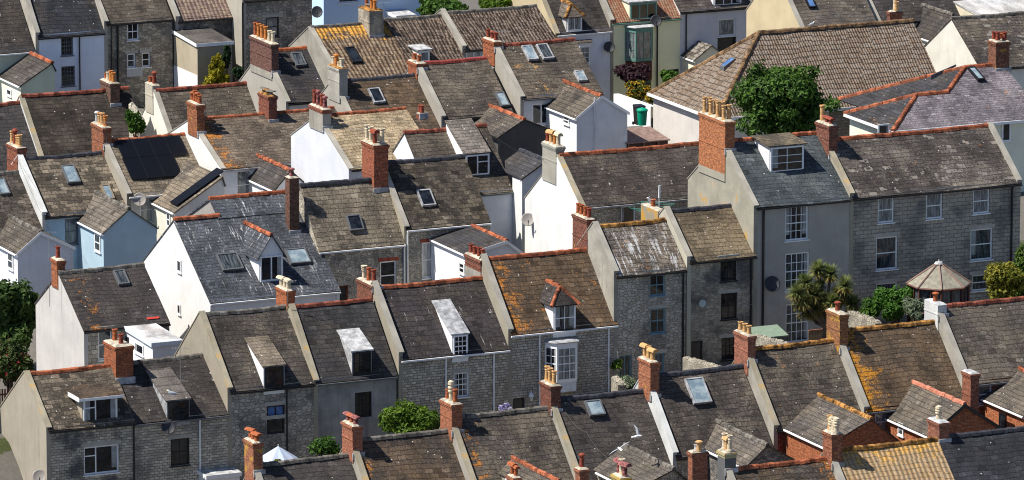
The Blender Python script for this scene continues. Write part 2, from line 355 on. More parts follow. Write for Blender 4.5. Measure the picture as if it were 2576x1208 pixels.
def slope(mb, A, Bp, C, D, t=.1, n=10, m=5, amp=.025, s=0.):
    """slab: A eave left, Bp eave right, C ridge right, D ridge left; gently uneven top"""
    A, Bp, C, D = map(Vector, (A, Bp, C, D)); nr = (Bp-A).cross(D-A).normalized()
    if nr.z < 0: nr = -nr
    i0 = len(mb.v)
    for lay in (0, 1):
        for j in range(m+1):
            for i in range(n+1):
                a, b = i/n, j/m
                p = (A*(1-a)+Bp*a)*(1-b) + (D*(1-a)+C*a)*b
                k = tri_noise(p.x, p.y, s)*amp - .7*amp*math.sin(math.pi*a)
                q = p + nr*(k if lay == 0 else -t)
                mb.v.append(tuple(q))
    N = (n+1)*(m+1)
    for lay in (0, 1):
        for j in range(m):
            for i in range(n):
                a = i0+lay*N+j*(n+1)+i; f = (a, a+1, a+n+2, a+n+1); mb.f.append(f if lay == 0 else f[::-1]); mb.m.append(0)
    ring = [i0+i for i in range(n+1)] + [i0+j*(n+1)+n for j in range(1, m+1)] + [i0+m*(n+1)+i for i in range(n-1, -1, -1)] + [i0+j*(n+1) for j in range(m-1, 0, -1)]
    for k in range(len(ring)):
        a, b = ring[k], ring[(k+1) % len(ring)]; mb.f.append((a, a+N, b+N, b)); mb.m.append(0)
def ridge_tiles(mb, P, Q, w=.17, h=.13, seg=.45, drop=.1):
    P, Q = Vector(P), Vector(Q); d = Q-P; L = d.length; n = max(1, int(L/seg)); d.normalize()
    s = d.cross(Vector((0, 0, 1))).normalized(); up = s.cross(d)
    prof = [(-w, -drop), (-w*.72, h*.45), (-w*.3, h*.9), (w*.3, h*.9), (w*.72, h*.45), (w, -drop)]
    for k in range(n):
        a, b = P+d*(L*k/n), P+d*(L*(k+1)/n-.012); j = Vector((rnd(-.015, .015), rnd(-.02, .02), rnd(-.025, .02))); e = 1+rnd(-.05, .05)
        mb.hexa([a+s*x*e+up*y+j for x, y in prof], [b+s*x*e*1.04+up*y+j for x, y in prof])
_pots = {}
def pot_mesh(kind, mat):
    key = (kind, mat.name)
    if key in _pots: return _pots[key]
    mb = MB()
    if kind == 's': mb.lathe([(.13,0),(.125,.1),(.11,.5),(.112,.86),(.14,.88),(.145,.98),(.1,1.),(.09,.9)])
    elif kind == 'b': mb.lathe([(.15,0),(.14,.08),(.115,.14),(.108,.7),(.125,.72),(.128,.76),(.11,.8),(.115,.9),(.15,.93),(.15,1.),(.09,1.),(.085,.85)])
    elif kind == 'm':    # mushroom cap
        mb.lathe([(.13,0),(.12,.08),(.105,.7),(.1,.74),(.1,.8),(.17,.82),(.175,.9),(.1,1.),(.02,1.02)])
    elif kind == 'v':    # ringed, louvred top
        mb.lathe([(.13,0),(.12,.4),(.17,.43),(.17,.5),(.12,.53),(.12,.58),(.17,.61),(.17,.68),(.12,.71),(.12,.76),(.17,.8),(.15,.93),(.05,1.)])
    elif kind == 'h':    # half round hood lying across the pot
        mb.lathe([(.13,0),(.115,.1),(.11,.72),(.13,.76)])
        prof = [(math.cos(t)*.17, .74+math.sin(t)*.26) for t in [math.pi*k/6 for k in range(7)]]
        mb.hexa([(x, -.3, z) for x, z in prof], [(x, .3, z) for x, z in prof])
    elif kind == 't':    # tall with crown
        mb.lathe([(.12,0),(.1,.05),(.085,.62),(.13,.64),(.13,.68),(.09,.7),(.09,.78),(.15,.8),(.15,.84),(.06,.86),(.06,.92),(.16,.93),(.16,1.)])
    me = emit('chimney_pot', mb, mat, smooth=False); d = me.data; bpy.data.objects.remove(me); _pots[key] = d
    return d
class House:
    def __init__(s, name, label, v, eL=None, eR=None, rL=None, z=None, hd=None, hb=None, rise=None, h=5.4, cat='house', group=None):
        s.z = z; P = lambda p: pt(p, z); s.P = P; s.v = v; s.name = name
        if eL is not None:
            s.u0, s.ze = onv(P(eL), v); e = P(eL); q = P(eR) if len(eR) != 1 else (None,)
            s.u1 = onv(P(eR), v)[0]
            if hd is None:
                s.vr, s.zr = onu(P(rL), s.u0); hd = s.vr - v
                if not 2.6 < hd < 6.5: print('HD?', label, round(hd, 2)); hd = min(max(hd, 2.9), 5.5)
            s.hd = hd; s.vr = v+hd
            if rise is not None: s.zr = s.ze+rise
            else: s.zr = onv(P(rL), s.vr)[1]
        else:
            s.hd = hd; s.vr = v+hd; s.u0, s.zr = onv(P(rL), s.vr); s.ze = s.zr-rise; s.u1 = onv(P(eR), s.vr)[0]
        s.hb = hb or s.hd; s.vb = s.vr+s.hb; s.T = (s.zr-s.ze)/s.hd; s.zbk = s.zr - s.T*s.hb
        s.zb = s.ze-h; s.o = (s.u0, s.v, s.zb)
        s.e = thing(name, label, cat, world(*s.o), YAW, group); s.wins = []; s.side = []
        GROUND.extend([(s.u0, v, s.zb), (s.u1, v, s.zb), ((s.u0+s.u1)/2, s.vb, s.zb+.4)])
    def zroof(s, v): return s.ze + s.T*(v-s.v)
    def onroof(s, p):
        n = B*(-s.T) + Vector((0, 0, 1)); w = onplane(s.P(p), n, s.ze-s.T*s.v); return w.dot(U), w.dot(B), w.z
    def win(s, a, b, style=(1, 2), fm=WHITE, gl=None, sill=True, z=None, lintel=0, rec=.14, name='window', head=None):
        z = z or s.z; u0, zt = onv(pt(a, z), s.v); u1, zb = onv(pt(b, z), s.v)
        if u0 < s.u0+.3: u0 = s.u0+.3
        if u1 > s.u1-.02: u1 = s.u1-.02
        s.wins.append((u0, u1, zb, zt, style, fm, gl, sill, lintel, rec, name))
        return s
    def build(s, wall, gab=None, roof=None, ridge=RTERRA, cop=.0, copm=CONC, gutter=BLACK, rough=1., sag=.06, oh=.16, rgab=True, roof_u1=0., roof_u0=None, bands=None):
        o = s.o; gab = gab or wall; cut = s.zb-1.6
        # front wall with real openings
        us = sorted({s.u0, s.u1, *[x for w in s.wins for x in w[:2]]}); zs = sorted({cut, s.ze, *[x for w in s.wins for x in w[2:4] if x < s.ze]})
        m = MB(); v = s.v
        for i in range(len(us)-1):
            for j in range(len(zs)-1):
                cu, cz = (us[i]+us[i+1])/2, (zs[j]+zs[j+1])/2
                if any(w[0] < cu < w[1] and w[2] < cz < w[3] for w in s.wins): continue
                m.quad((us[i],v,zs[j]), (us[i+1],v,zs[j]), (us[i+1],v,zs[j+1]), (us[i],v,zs[j+1]))
        for u0, u1, zb, zt, *_ in s.wins:
            d = v+.3
            m.quad((u0,v,zb),(u0,d,zb),(u0,d,zt),(u0,v,zt)); m.quad((u1,v,zb),(u1,v,zt),(u1,d,zt),(u1,d,zb))
            m.quad((u0,v,zb),(u1,v,zb),(u1,d,zb),(u0,d,zb)); m.quad((u0,v,zt),(u0,d,zt),(u1,d,zt),(u1,v,zt))
            m.quad((u0,d,zb),(u1,d,zb),(u1,d,zt),(u0,d,zt))
        e = s.zr-.12
        m.quad((s.u1,v,cut),(s.u1,s.vb,cut),(s.u1,s.vb,s.zbk-.1),(s.u1,s.vr,e),(s.u1,v,s.ze-.1))
        m.quad((s.u0,s.vb,cut),(s.u0,s.vb,s.zbk-.1),(s.u1,s.vb,s.zbk-.1),(s.u1,s.vb,cut))
        m.quad((s.u0,v,cut),(s.u0,v,s.ze-.1),(s.u0,s.vr,e),(s.u0,s.vb,s.zbk-.1),(s.u0,s.vb,cut))
        emit('wall', m, wall, s.e, o, norm=False)
        # left gable
        g = MB(); c = cop-.06
        prof = [(v-.015, cut), (v-.015, s.ze+c), (s.vr, s.zr+c), (s.vb+.015, s.zbk+c), (s.vb+.015, cut)]
        g.prism_u(prof, s.u0-.03, s.u0+.24); emit('gable_wall', g, gab, s.e, o)
        if cop > 0:
            k = MB(); t = .07
            for (va, za), (vb_, zb_) in (((v-.12, s.ze+c-.1*s.T), (s.vr, s.zr+c)), ((s.vr, s.zr+c), (s.vb+.1, s.zbk+c-.1*s.T))):
                k.hexa([(s.u0-.07, va, za+.003), (s.u0+.3, va, za+.003), (s.u0+.3, vb_, zb_+.003), (s.u0-.07, vb_, zb_+.003)], [(s.u0-.07, va, za+t), (s.u0+.3, va, za+t), (s.u0+.3, vb_, zb_+t), (s.u0-.07, vb_, zb_+t)])
            emit('coping', k, copm, s.e, o)
        # roof
        r = MB(); ua = (s.u0+.1 if cop > 0 else s.u0-.07) if roof_u0 is None else roof_u0; ub = s.u1+roof_u1; sd = s.u0 % 9
        slope(r, (ua, v-oh, s.ze-oh*s.T), (ub, v-oh, s.ze-oh*s.T), (ub, s.vr, s.zr), (ua, s.vr, s.zr), amp=sag, s=sd)
        slope(r, (ua, s.vb+oh, s.zbk-oh*s.T), (ub, s.vb+oh, s.zbk-oh*s.T), (ub, s.vr, s.zr), (ua, s.vr, s.zr), amp=sag, s=sd+3)
        s.roof = emit('roof', r, roof, s.e, o, (s.u0, s.v, s.ze))
        if ridge:
            q = MB(); N = 10; zz = [s.zr+tri_noise(ua+(ub-ua)*k/N, s.vr, sd)*sag*.6-.7*sag*math.sin(math.pi*k/N) for k in range(N+1)]
            for k in range(N): ridge_tiles(q, (ua+(ub-ua)*k/N, s.vr, zz[k]), (ua+(ub-ua)*(k+1)/N, s.vr, zz[k+1]), seg=(ub-ua)/N+.01 if ub-ua < 5.5 else (ub-ua)/N/2)
            emit('ridge_tiles', q, ridge, s.roof, o)
        if gutter:
            q = MB(); zz = s.ze-oh*s.T
            q.box((ua, v-oh-.09, zz-.17), (ub, v-oh+.02, zz-.075)); emit('gutter', q, gutter, s.e, o)
        for u0, u1, zb, zt, style, fm, gl, sill, lintel, rec, nm in s.wins:
            w = window_parts(s.e, o, lambda a, b, d, u0=u0, zb=zb: (u0+a, v-d, zb+b), u1-u0, zt-zb, style, fm, gpick(gl), sill, nm, rec)
            if lintel == 0: lintel = STONEL if wall.name.startswith('stone') and nm == 'window' else None
            if lintel:
                q = MB(); q.box((u0-.15, v-.012, zt+.01), (u1+.15, v+.05, zt+.24)); emit('lintel', q, lintel, w, o)
        return s
    # ---- roof lights
    def sky(s, a, b, z=None, gl='sky', fm=GREYF, up=.1, tilt=0.):
        z0 = s.z; s.z = z or z0; P0 = s.P; s.P = lambda p: pt(p, s.z)
        u0, v1, _ = s.onroof(a); u1, v0, _ = s.onroof(b); s.P = P0; s.z = z0
        L = math.hypot(1, s.T); hh = (v1-v0)*L; nv, nz = -s.T/L, 1/L
        def Pp(a_, b_, d):
            vv = v0+b_/L; d = d+.06+tilt*(hh-b_)
            return (u0+a_, vv+nv*d, s.zroof(vv)+nz*d)
        f = MB(); g = MB(); wd = u1-u0
        def bx(a0, b0, a1, b1, d0, d1, mb): mb.hexa([Pp(a0,b0,d0),Pp(a1,b0,d0),Pp(a1,b1,d0),Pp(a0,b1,d0)], [Pp(a0,b0,d1),Pp(a1,b0,d1),Pp(a1,b1,d1),Pp(a0,b1,d1)])
        fw = .085
        bx(0,0,fw,hh,-.1,up,f); bx(wd-fw,0,wd,hh,-.1,up,f); bx(fw,0,wd-fw,fw,-.1,up-.004,f); bx(fw,hh-fw,wd-fw,hh,-.1,up,f)
        bx(fw*.6,fw*.6,wd-fw*.6,hh-fw*.6,0,up-.04,g)
        k = emit('skylight', f, fm, s.e, s.o); emit('pane', g, gpick(gl), k, s.o)
        return s
    # ---- chimneys
    def chim(s, xl, xc, xr, yt, mat, pots=(), z=None, vc=None, low=None, ylow=None, cap=MORTAR, courses=True, rows=1, lowh=None, foot=1.2, potscale=1., seat=None, flush=True):
        z = z or s.z; vc = vc if vc is not None else s.vr
        x0, yy = pt((xl, yt), z); x1, _ = pt((xc, yt), z); x2, _ = pt((xr, yt), z); k = px_per_m(vc)
        wv = (x1-x0)/(k*math.sin(YAW)); wu = (x2-x1)/(k*math.cos(YAW)); wv = min(wv, 4.2); vf = vc-wv/2
        u, zt = onv((x1, yy), vf)
        if abs(u-s.u0) < 1.0 and flush:
            v_, z_ = onu((x1, yy), s.u0-.085)
            if abs(v_-vf) < 2.2: u, vf, zt = s.u0-.085, v_, z_
        zb = min(s.zroof(min(vf, s.vr)), s.zr - s.T*max(0, vf+wv-s.vr)) - .35
        if seat is not None: zb = min(zb, seat)
        zs = zt if low is None else onv(pt((xc, ylow), z), vf)[1]
        m = MB()
        if low is not None: m.box((u-.012, vf-.012, zb), (u+wu+.012, vf+wv+.012, zs), 1); m.box((u, vf, zs), (u+wu, vf+wv, zt-.3), 0)
        else: m.box((u, vf, zb), (u+wu, vf+wv, zt-.3), 0)
        steps = ((.30, .19, .035), (.19, .09, .075), (.09, .03, .045)) if courses else ((.3, .03, .0),)
        for a, b, d in steps: m.box((u-d, vf-d, zt-a), (u+wu+d, vf+wv+d, zt-b), 0)
        if wv > .9:   # string course
            q = zt-.3-(zt-.3-max(zb+.8, zs if low is not None else zb))*.55
            m.box((u-.025, vf-.025, q), (u+wu+.025, vf+wv+.025, q+.08), 0)
        kx, ky = rnd(-.014, .014), rnd(-.014, .014); m.v = [(x+kx*(z_-zb), y+ky*(z_-zb), z_+rnd(-.008, .008)) for x, y, z_ in m.v]
        e = emit('chimney', m, [mat, low or mat], s.e, s.o)
        c = MB(); i = .06; c.hexa([(u-.03,vf-.03,zt-.03),(u+wu+.03,vf-.03,zt-.03),(u+wu+.03,vf+wv+.03,zt-.03),(u-.03,vf+wv+.03,zt-.03)], [(u+i+.05,vf+i+.05,zt+.07),(u+wu-i-.05,vf+i+.05,zt+.07),(u+wu-i-.05,vf+wv-i-.05,zt+.07),(u+i+.05,vf+wv-i-.05,zt+.07)])
        # lead flashing at the foot
        emit('flaunching', c, cap, e, s.o)
        fl = MB(); zf = s.zroof(vf)
        if vf < s.vr: fl.box((u-.03, vf-.12, zf-.3), (u+wu+.1, vf-.002, zf+.1)); emit('flashing', fl, LEAD, e, s.o)
        n = len(pots); per = math.ceil(n/rows)
        for q, (kind, pm, ph) in enumerate(pots):
            row, i = q % rows, q//rows
            fv = vf+wv-(i+.5)*wv/per; fu = u+wu*(row+.5)/rows
            ob = bpy.data.objects.new('chimney_pot', pot_mesh(kind, pm)); COL.objects.link(ob); ob.parent = e
            sc = min(1.2, max(.98, wu/rows/.42))*rnd(.93, 1.07)*potscale
            ob.location = (fu-s.o[0]+rnd(-.02, .02), fv-s.o[1], zt+.04-s.o[2]); ob.scale = (sc, sc, ph*rnd(.93, 1.07)); ob.rotation_euler = (rnd(-.03, .03), rnd(-.03, .03), rnd(0, .3) if kind != 'h' else rnd(-.2, .2)+rnd(0, 1)*.3)
        s.last = (u, vf, wu, wv, zt)
        return s
    # ---- dormers: a, b are the top left and bottom right of the window front
    def dorm(s, a, b, kind='shed', cheek=WHITE, roof=LEAD, style=(3, 4), fm=WHITE, gl=None, z=None, pitch=.16, ridge=RTERRA, ah=.8, over=.14, wallf=None, fullw=True, hip=0., vf=None, fasc=None):
        z = z or s.z; bl = (pt(a, z)[0], pt(b, z)[1])
        n = B*(-s.T)+Vector((0, 0, 1)); w = onplane(bl, n, s.ze-s.T*s.v); vd = max(w.dot(B), s.v-.02) if vf is None else vf
        u0, zt = onv(pt(a, z), vd); u1, zb = onv(pt(b, z), vd)
        zb = min(zb, s.zroof(vd)+.5) if vf is None else zb
        e = MB(); o = s.o; hit = lambda zz, k: ((zz - k*vd) - (s.ze - s.T*s.v))/(s.T-k)
        if kind == 'shed':
            vb = min(hit(zt, pitch), s.vr-.05); zk = zt+pitch*(vb-vd)
            e.prism_u([(vd, zb-.25), (vd, zt), (vb, zk), (vb+.1, zb-.25)], u0, u1); D = emit('dormer', e, cheek, s.e, o)
            q = MB(); q.hexa([(u0-over,vd-over,zt-over*pitch+.004),(u1+over,vd-over,zt-over*pitch+.004),(u1+over,vb+.02,zk+.004),(u0-over,vb+.02,zk+.004)], [(u0-over,vd-over,zt-over*pitch+.09),(u1+over,vd-over,zt-over*pitch+.09),(u1+over,vb+.05,zk+.09),(u0-over,vb+.05,zk+.09)])
            emit('dormer_roof', q, roof, D, o)
            if fasc:
                q = MB(); q.box((u0-over-.02, vd-over-.03, zt-over*pitch-.06), (u1+over+.02, vd-over-.002, zt-over*pitch+.1)); q.box((u0-over-.03, vd-over, zt-.14), (u0-over-.002, vb-.5, zt+.12)); emit('fascia', q, fasc, D, o)
        else:
            uc = (u0+u1)/2; vb = min(hit(zt, 0), s.vr-.05); va = min((zt+ah-s.ze)/s.T+s.v, s.vr)
            e.prism_u([(vd, zb-.25), (vd, zt), (vb, zt), (vb+.1, zb-.25)], u0, u1)
            if not hip: e.hexa([(u0,vd,zt-.001),(u1,vd,zt-.001),(u1,vb,zt-.001),(u0,vb,zt-.001)][:4], [(uc-.01,vd,zt+ah),(uc+.01,vd,zt+ah),(uc+.01,va-.2,zt+ah),(uc-.01,va-.2,zt+ah)])
            D = emit('dormer', e, cheek, s.e, o); q = MB(); ov = over; sl = ah/((u1-u0)/2)
            vh = vd-ov+hip
            for sg, ue in ((-1, u0), (1, u1)):
                ee = ue+sg*ov; ze_ = zt-ov*sl; lo = [(ee,vd-ov,ze_),(ee,vb+.15,ze_),(uc,va+.1,zt+ah),(uc,vh,zt+ah)]
                q.hexa([(x,y,zz+.01) for x,y,zz in lo], [(x,y,zz+.08) for x,y,zz in lo])
            if hip:
                lo = [(u0-ov,vd-ov,zt-ov*sl),(u1+ov,vd-ov,zt-ov*sl),(uc,vh,zt+ah)]; q.hexa([(x,y,zz+.012) for x,y,zz in lo], [(x,y,zz+.082) for x,y,zz in lo])
            emit('dormer_roof', q, roof, D, o)
            if ridge:
                q = MB(); ridge_tiles(q, (uc, vh, zt+ah+.06), (uc, va+.1, zt+ah+.06), .14, .1, .4)
                if hip:
                    for ue in (u0-ov, u1+ov): ridge_tiles(q, (ue, vd-ov, zt-ov*sl+.09), (uc, vh, zt+ah+.07), .12, .08, .4)
                emit('dormer_ridge', q, ridge, D, o)
            elif True:
                q = MB()
                for sg, ue in ((-1, u0), (1, u1)):
                    pass
        m = .06; window_parts(s.e, o, lambda a_, b_, d: (u0+m+a_, vd-.035-d, zb+.04+b_), u1-u0-2*m, zt-zb-.1, style, fm, gpick(gl), True)
        s.dlast = (u0, u1, vd, zb, zt)
        return s
    def pipe(s, x, y0=None, z=None, m=BLACK, r=.055, zbot=None):
        z = z or s.z; p = pt((x, y0 if y0 is not None else 0), z)
        u, zz = onv(p, s.v); zt = s.ze-.24
        q = MB(); q.tube([(u, s.v-.16, zt), (u, s.v-.09, zt-.3), (u, s.v-.09, s.zb-.5 if zbot is None else zbot)], [r]*3, 8); emit('drainpipe', q, m, s.e, s.o)
        return s
    def dish(s, x, y, z=None, m=DISHM, r=.42, v=None, side=False, rot=None):
        """satellite dish looking south-east, arm to the wall"""
        z = z or s.z
        if side:
            vv, zz = onu(pt((x, y), z), s.u0-.35); u = s.u0-.35
        else:
            vv = (v if v is not None else s.v)-.35; u, zz = onv(pt((x, y), z), vv)
        mb = MB(); d = Vector((-.3, -.85, .42)).normalized() if rot is None else Vector(rot).normalized(); a = d.cross(Vector((0, 0, 1))).normalized(); b = a.cross(d); c = Vector((u, vv, zz)); n = 16
        rings = [(0, -.1), (.5, -.075), (.85, -.03), (1., 0)]; i0 = 0
        mb.v += [tuple(c+d*-.1)]; mb.v += [tuple(c+d*-.125)]
        for off in (0, -.025):
            for rr, dd in rings[1:]:
                for k in range(n):
                    t = 2*math.pi*k/n; mb.v.append(tuple(c+(a*math.cos(t)+b*math.sin(t)*1.05)*r*rr+d*(dd+off)))
        for L in (0, 1):
            s0 = 2+L*3*n
            for k in range(n):
                k2 = (k+1) % n; mb.f.append((L, s0+k, s0+k2)); mb.m.append(0)
                for q in range(2): mb.f.append((s0+q*n+k, s0+(q+1)*n+k, s0+(q+1)*n+k2, s0+q*n+k2)); mb.m.append(0)
        for k in range(n): k2 = (k+1) % n; mb.f.append((2+2*n+k, 2+5*n+k, 2+5*n+k2, 2+2*n+k2)); mb.m.append(0)
        D = emit('satellite_dish', mb, m, s.e, s.o, smooth=True)
        ar = MB(); ar.tube([c-b*r*.9, c-b*r*.5+d*.35], [.02, .02]); ar.bar(c-b*r*.5+d*.3, c-b*r*.5+d*.42, .045); 
        w = Vector((s.u0, vv, zz-.3)) if side else Vector((u, s.v, zz-.25))
        ar.tube([c-d*.1, Vector((c.x, c.y, c.z-.25))*.5+w*.5, w], [.025]*3); emit('dish_arm', ar, BLACK, D, s.o)
        return s
    # ---- wing with its gable towards the street; eL, eR front eaves, ap gable top
    def wing(s, eL, ap, eR, L, wall, roof, ridge=RTERRA, z=None, left=(), front=(), gut=WHITE, fwall=None, asym=None, oh=.12, barge=None, back=1.5, h=None, kind='gable', hipl=1.5):
        z = z or s.z; vw = s.v-L; u0, z0 = onv(pt(eL, z), vw); u1, z1 = onv(pt(eR, z), vw); ua, za = onv(pt(ap, z), vw)
        o = s.o; cut = (s.zb if h is None else z0-h)-1.2; m = MB(); vb = s.v+back
        GROUND.append(((u0+u1)/2, vw, cut+1.2))
        m.prism_v([(u0,cut),(u1,cut),(u1,z1-.05),(ua,za-.08),(u0,z0-.05)], vw, vb); W = emit('wing_wall', m, wall, s.e, o)
        if fwall: q = MB(); q.prism_v([(u0-.005,cut),(u1,cut),(u1,z1-.06),(ua,za-.09),(u0-.005,z0-.06)], vw-.02, vw-.002); emit('wing_gable', q, fwall, W, o)
        r = MB(); k0, k1 = (za-z0)/(ua-u0), (za-z1)/(u1-ua); vr = vw-oh
        vk = min(vb+3, s.vr)
        slope(r, (u0-oh,vk,z0-oh*k0), (u0-oh,vr,z0-oh*k0), (ua,vr,za), (ua,vk,za), .08, 6, 3, .015, u0 % 7)
        slope(r, (u1+oh,vr,z1-oh*k1), (u1+oh,vk,z1-oh*k1), (ua,vk,za), (ua,vr,za), .08, 6, 3, .015, u0 % 5)
        rf = emit('wing_roof', r, roof, W, o, (u0, vw, z0))
        if ridge: q = MB(); ridge_tiles(q, (ua, vr, za+.03), (ua, vk, za+.03), .15, .1); emit('wing_ridge', q, ridge, W, o)
        if gut: q = MB(); q.box((u0-oh-.09, vr, z0-oh*k0-.15), (u0-oh+.01, s.v-.05, z0-oh*k0-.06)); emit('wing_gutter', q, gut, W, o)
        if barge:
            q = MB()
            for (xa, za_), (xb, zb_) in (((u0-oh, z0-oh*k0), (ua, za)), ((ua, za), (u1+oh, z1-oh*k1))):
                q.hexa([(xa,vr-.03,za_-.2),(xb,vr-.03,zb_-.2),(xb,vr-.005,zb_-.2),(xa,vr-.005,za_-.2)], [(xa,vr-.03,za_+.02),(xb,vr-.03,zb_+.02),(xb,vr-.005,zb_+.02),(xa,vr-.005,za_+.02)])
            emit('bargeboard', q, barge, W, o)
        s.wl = (u0, u1, vw, z0, W)
        for a, b, st, fm, gl in left:
            va, zt = onu(pt(a, z), u0); vb_, zb = onu(pt(b, z), u0)
            hi, lo = max(va, vb_), min(va, vb_)
            window_parts(s.e, o, lambda p, q_, d, hi=hi, zb=zb: (u0-d-.035, hi-p, zb+q_), max(.35, hi-lo), zt-zb, st, fm, gpick(gl))
        for a, b, st, fm, gl in front:
            xa, zt = onv(pt(a, z), vw-.02); xb, zb = onv(pt(b, z), vw-.02)
            window_parts(s.e, o, lambda p, q_, d: (xa+p, vw-.055-d, zb+q_), xb-xa, zt-zb, st, fm, gpick(gl))
        return s
    # ---- flat roofed block in front of the wall: fl top of its near left corner, fr its right end
    def block(s, fl, fr, L, wall, roof, fasc=WHITE, z=None, left=(), front=(), h=None, slope_=.05, name='extension', fwall=None, fh=.22, oh=.1):
        z = z or s.z; vw = s.v-L; u0, zt = onv(pt(fl, z), vw); u1, _ = onv(pt(fr, z), vw); o = s.o; cut = s.zb-1.2 if h is None else zt-h
        m = MB(); k = slope_; m.prism_u([(vw,cut),(vw,zt-.1),(s.v-.01,zt-.1+k*L),(s.v-.01,cut)], u0, u1); W = emit(name+'_wall', m, wall, s.e, o)
        if fwall: q = MB(); q.box((u0, vw-.02, cut), (u1, vw-.003, zt-.11)); emit(name+'_front', q, fwall, W, o)
        q = MB(); b = oh; q.hexa([(u0-b,vw-b,zt-.09),(u1+b,vw-b,zt-.09),(u1+b,s.v-.012,zt+k*L-.09),(u0-b,s.v-.012,zt+k*L-.09)], [(u0-b,vw-b,zt),(u1+b,vw-b,zt),(u1+b,s.v-.012,zt+k*L),(u0-b,s.v-.012,zt+k*L)]); emit(name+'_roof', q, roof, W, o)
        q = MB(); q.box((u0-b,vw-b-.03,zt-fh), (u1+b,vw-b-.002,zt+.02)); q.hexa([(u0-b-.03,vw-b,zt-fh),(u0-b-.002,vw-b,zt-fh),(u0-b-.002,s.v-.02,zt+k*L-fh),(u0-b-.03,s.v-.02,zt+k*L-fh)], [(u0-b-.03,vw-b,zt+.02),(u0-b-.002,vw-b,zt+.02),(u0-b-.002,s.v-.02,zt+k*L+.02),(u0-b-.03,s.v-.02,zt+k*L+.02)]); emit(name+'_fascia', q, fasc, W, o)
        for a, b_, st, fm, gl in left:
            va, za = onu(pt(a, z), u0); vb_, zb = onu(pt(b_, z), u0); hi, lo = max(va, vb_), min(va, vb_)
            window_parts(s.e, o, lambda p, q_, d, hi=hi, zb=zb: (u0-d-.035, hi-p, zb+q_), max(.3, hi-lo), za-zb, st, fm, gpick(gl))
        for a, b_, st, fm, gl in front:
            xa, za = onv(pt(a, z), vw-.02); xb, zb = onv(pt(b_, z), vw-.02)
            window_parts(s.e, o, lambda p, q_, d: (xa+p, vw-.055-d, zb+q_), xb-xa, za-zb, st, fm, gpick(gl))
        s.wl = (u0, u1, vw, zt, W)
        return s
    # ---- window in the left gable
    def gwin(s, a, b, st=(1, 1), fm=WHITE, gl='dark', z=None):
        z = z or s.z; va, zt = onu(pt(a, z), s.u0-.03); vb_, zb = onu(pt(b, z), s.u0-.03); hi, lo = max(va, vb_), min(va, vb_)
        window_parts(s.e, s.o, lambda p, q_, d: (s.u0-.065-d, hi-p, zb+q_), max(.35, hi-lo), zt-zb, st, fm, gpick(gl)); return s
    # ---- projecting bay with its own little roof
    def bay(s, a, b, fm, style, roof, L=.7, z=None, apron=None, gl=None, base=None):
        z = z or s.z; vw = s.v-L; u0, zt = onv(pt(a, z), vw); u1, zb = onv(pt(b, z), vw); o = s.o; c = L*.55
        ft = [(u0-c, s.v+.02), (u0, vw), (u1, vw), (u1+c, s.v+.02)]
        m = MB(); m.hexa([(x, y, zb-.1) for x, y in ft], [(x, y, zb) for x, y in ft]); m2 = MB(); m2.hexa([(x, y, zt) for x, y in ft], [(x, y, zt+.25) for x, y in ft])
        ins = [(u0-c+.05, s.v+.03), (u0+.03, vw+.05), (u1-.03, vw+.05), (u1+c-.05, s.v+.03)]
        W = emit('bay_window', m, fm, s.e, o); emit('bay_head', m2, fm, W, o); g = MB(); g.hexa([(x, y, zb) for x, y in ins], [(x, y, zt) for x, y in ins]); emit('bay_core', g, gpick('dark'), W, o)
        window_parts(s.e, o, lambda p, q_, d: (u0+p, vw-d, zb+q_), u1-u0, zt-zb, style, fm, gpick(gl), False, inset=.04)
        d_ = Vector((c, -L-.02, 0)); Ln = d_.length; d_.normalize(); nn = Vector((d_.y, -d_.x, 0)); 
        if nn.x > 0: nn = -nn
        p0 = Vector((u0-c, s.v+.02, 0))
        window_parts(s.e, o, lambda p, q_, d: (p0.x+d_.x*p+nn.x*d, p0.y+d_.y*p+nn.y*d, zb+q_), Ln, zt-zb, (2, style[1]) if isinstance(style, tuple) else (1, 2), fm, gpick(gl), False, inset=.04)
        d2 = Vector((c, L+.02, 0)).normalized(); n2 = Vector((-nn.x, nn.y, 0)); p1 = Vector((u1, vw, 0))
        window_parts(s.e, o, lambda p, q_, d: (p1.x+d2.x*p+n2.x*d, p1.y+d2.y*p+n2.y*d, zb+q_), Ln, zt-zb, (2, 4), fm, gpick(gl), False, inset=.04)
        r = MB(); ov = .12; f2 = [(u0-c-ov, s.v-.003), (u0-ov*.6, vw-ov), (u1+ov*.6, vw-ov), (u1+c+ov, s.v-.003)]; f3 = [(u0-c*.95, s.v-.003), (u0, vw+.05), (u1, vw+.05), (u1+c*.95, s.v-.003)]
        r.hexa([(x, y, zt+.252) for x, y in f2], [(x, y, zt+.3) for x, y in f2]); r.hexa([(x, y, zt+.302) for x, y in f2], [(x, y, zt+.36) for x, y in f3]); emit('bay_roof', r, roof, W, o)
        if apron: q = MB(); q.hexa([(x, y, zb-.1-apron[1]) for x, y in ins], [(x, y, zb-.102) for x, y in ins]); emit('bay_apron', q, apron[0], W, o)
        return s
def front_v(s): return s.v
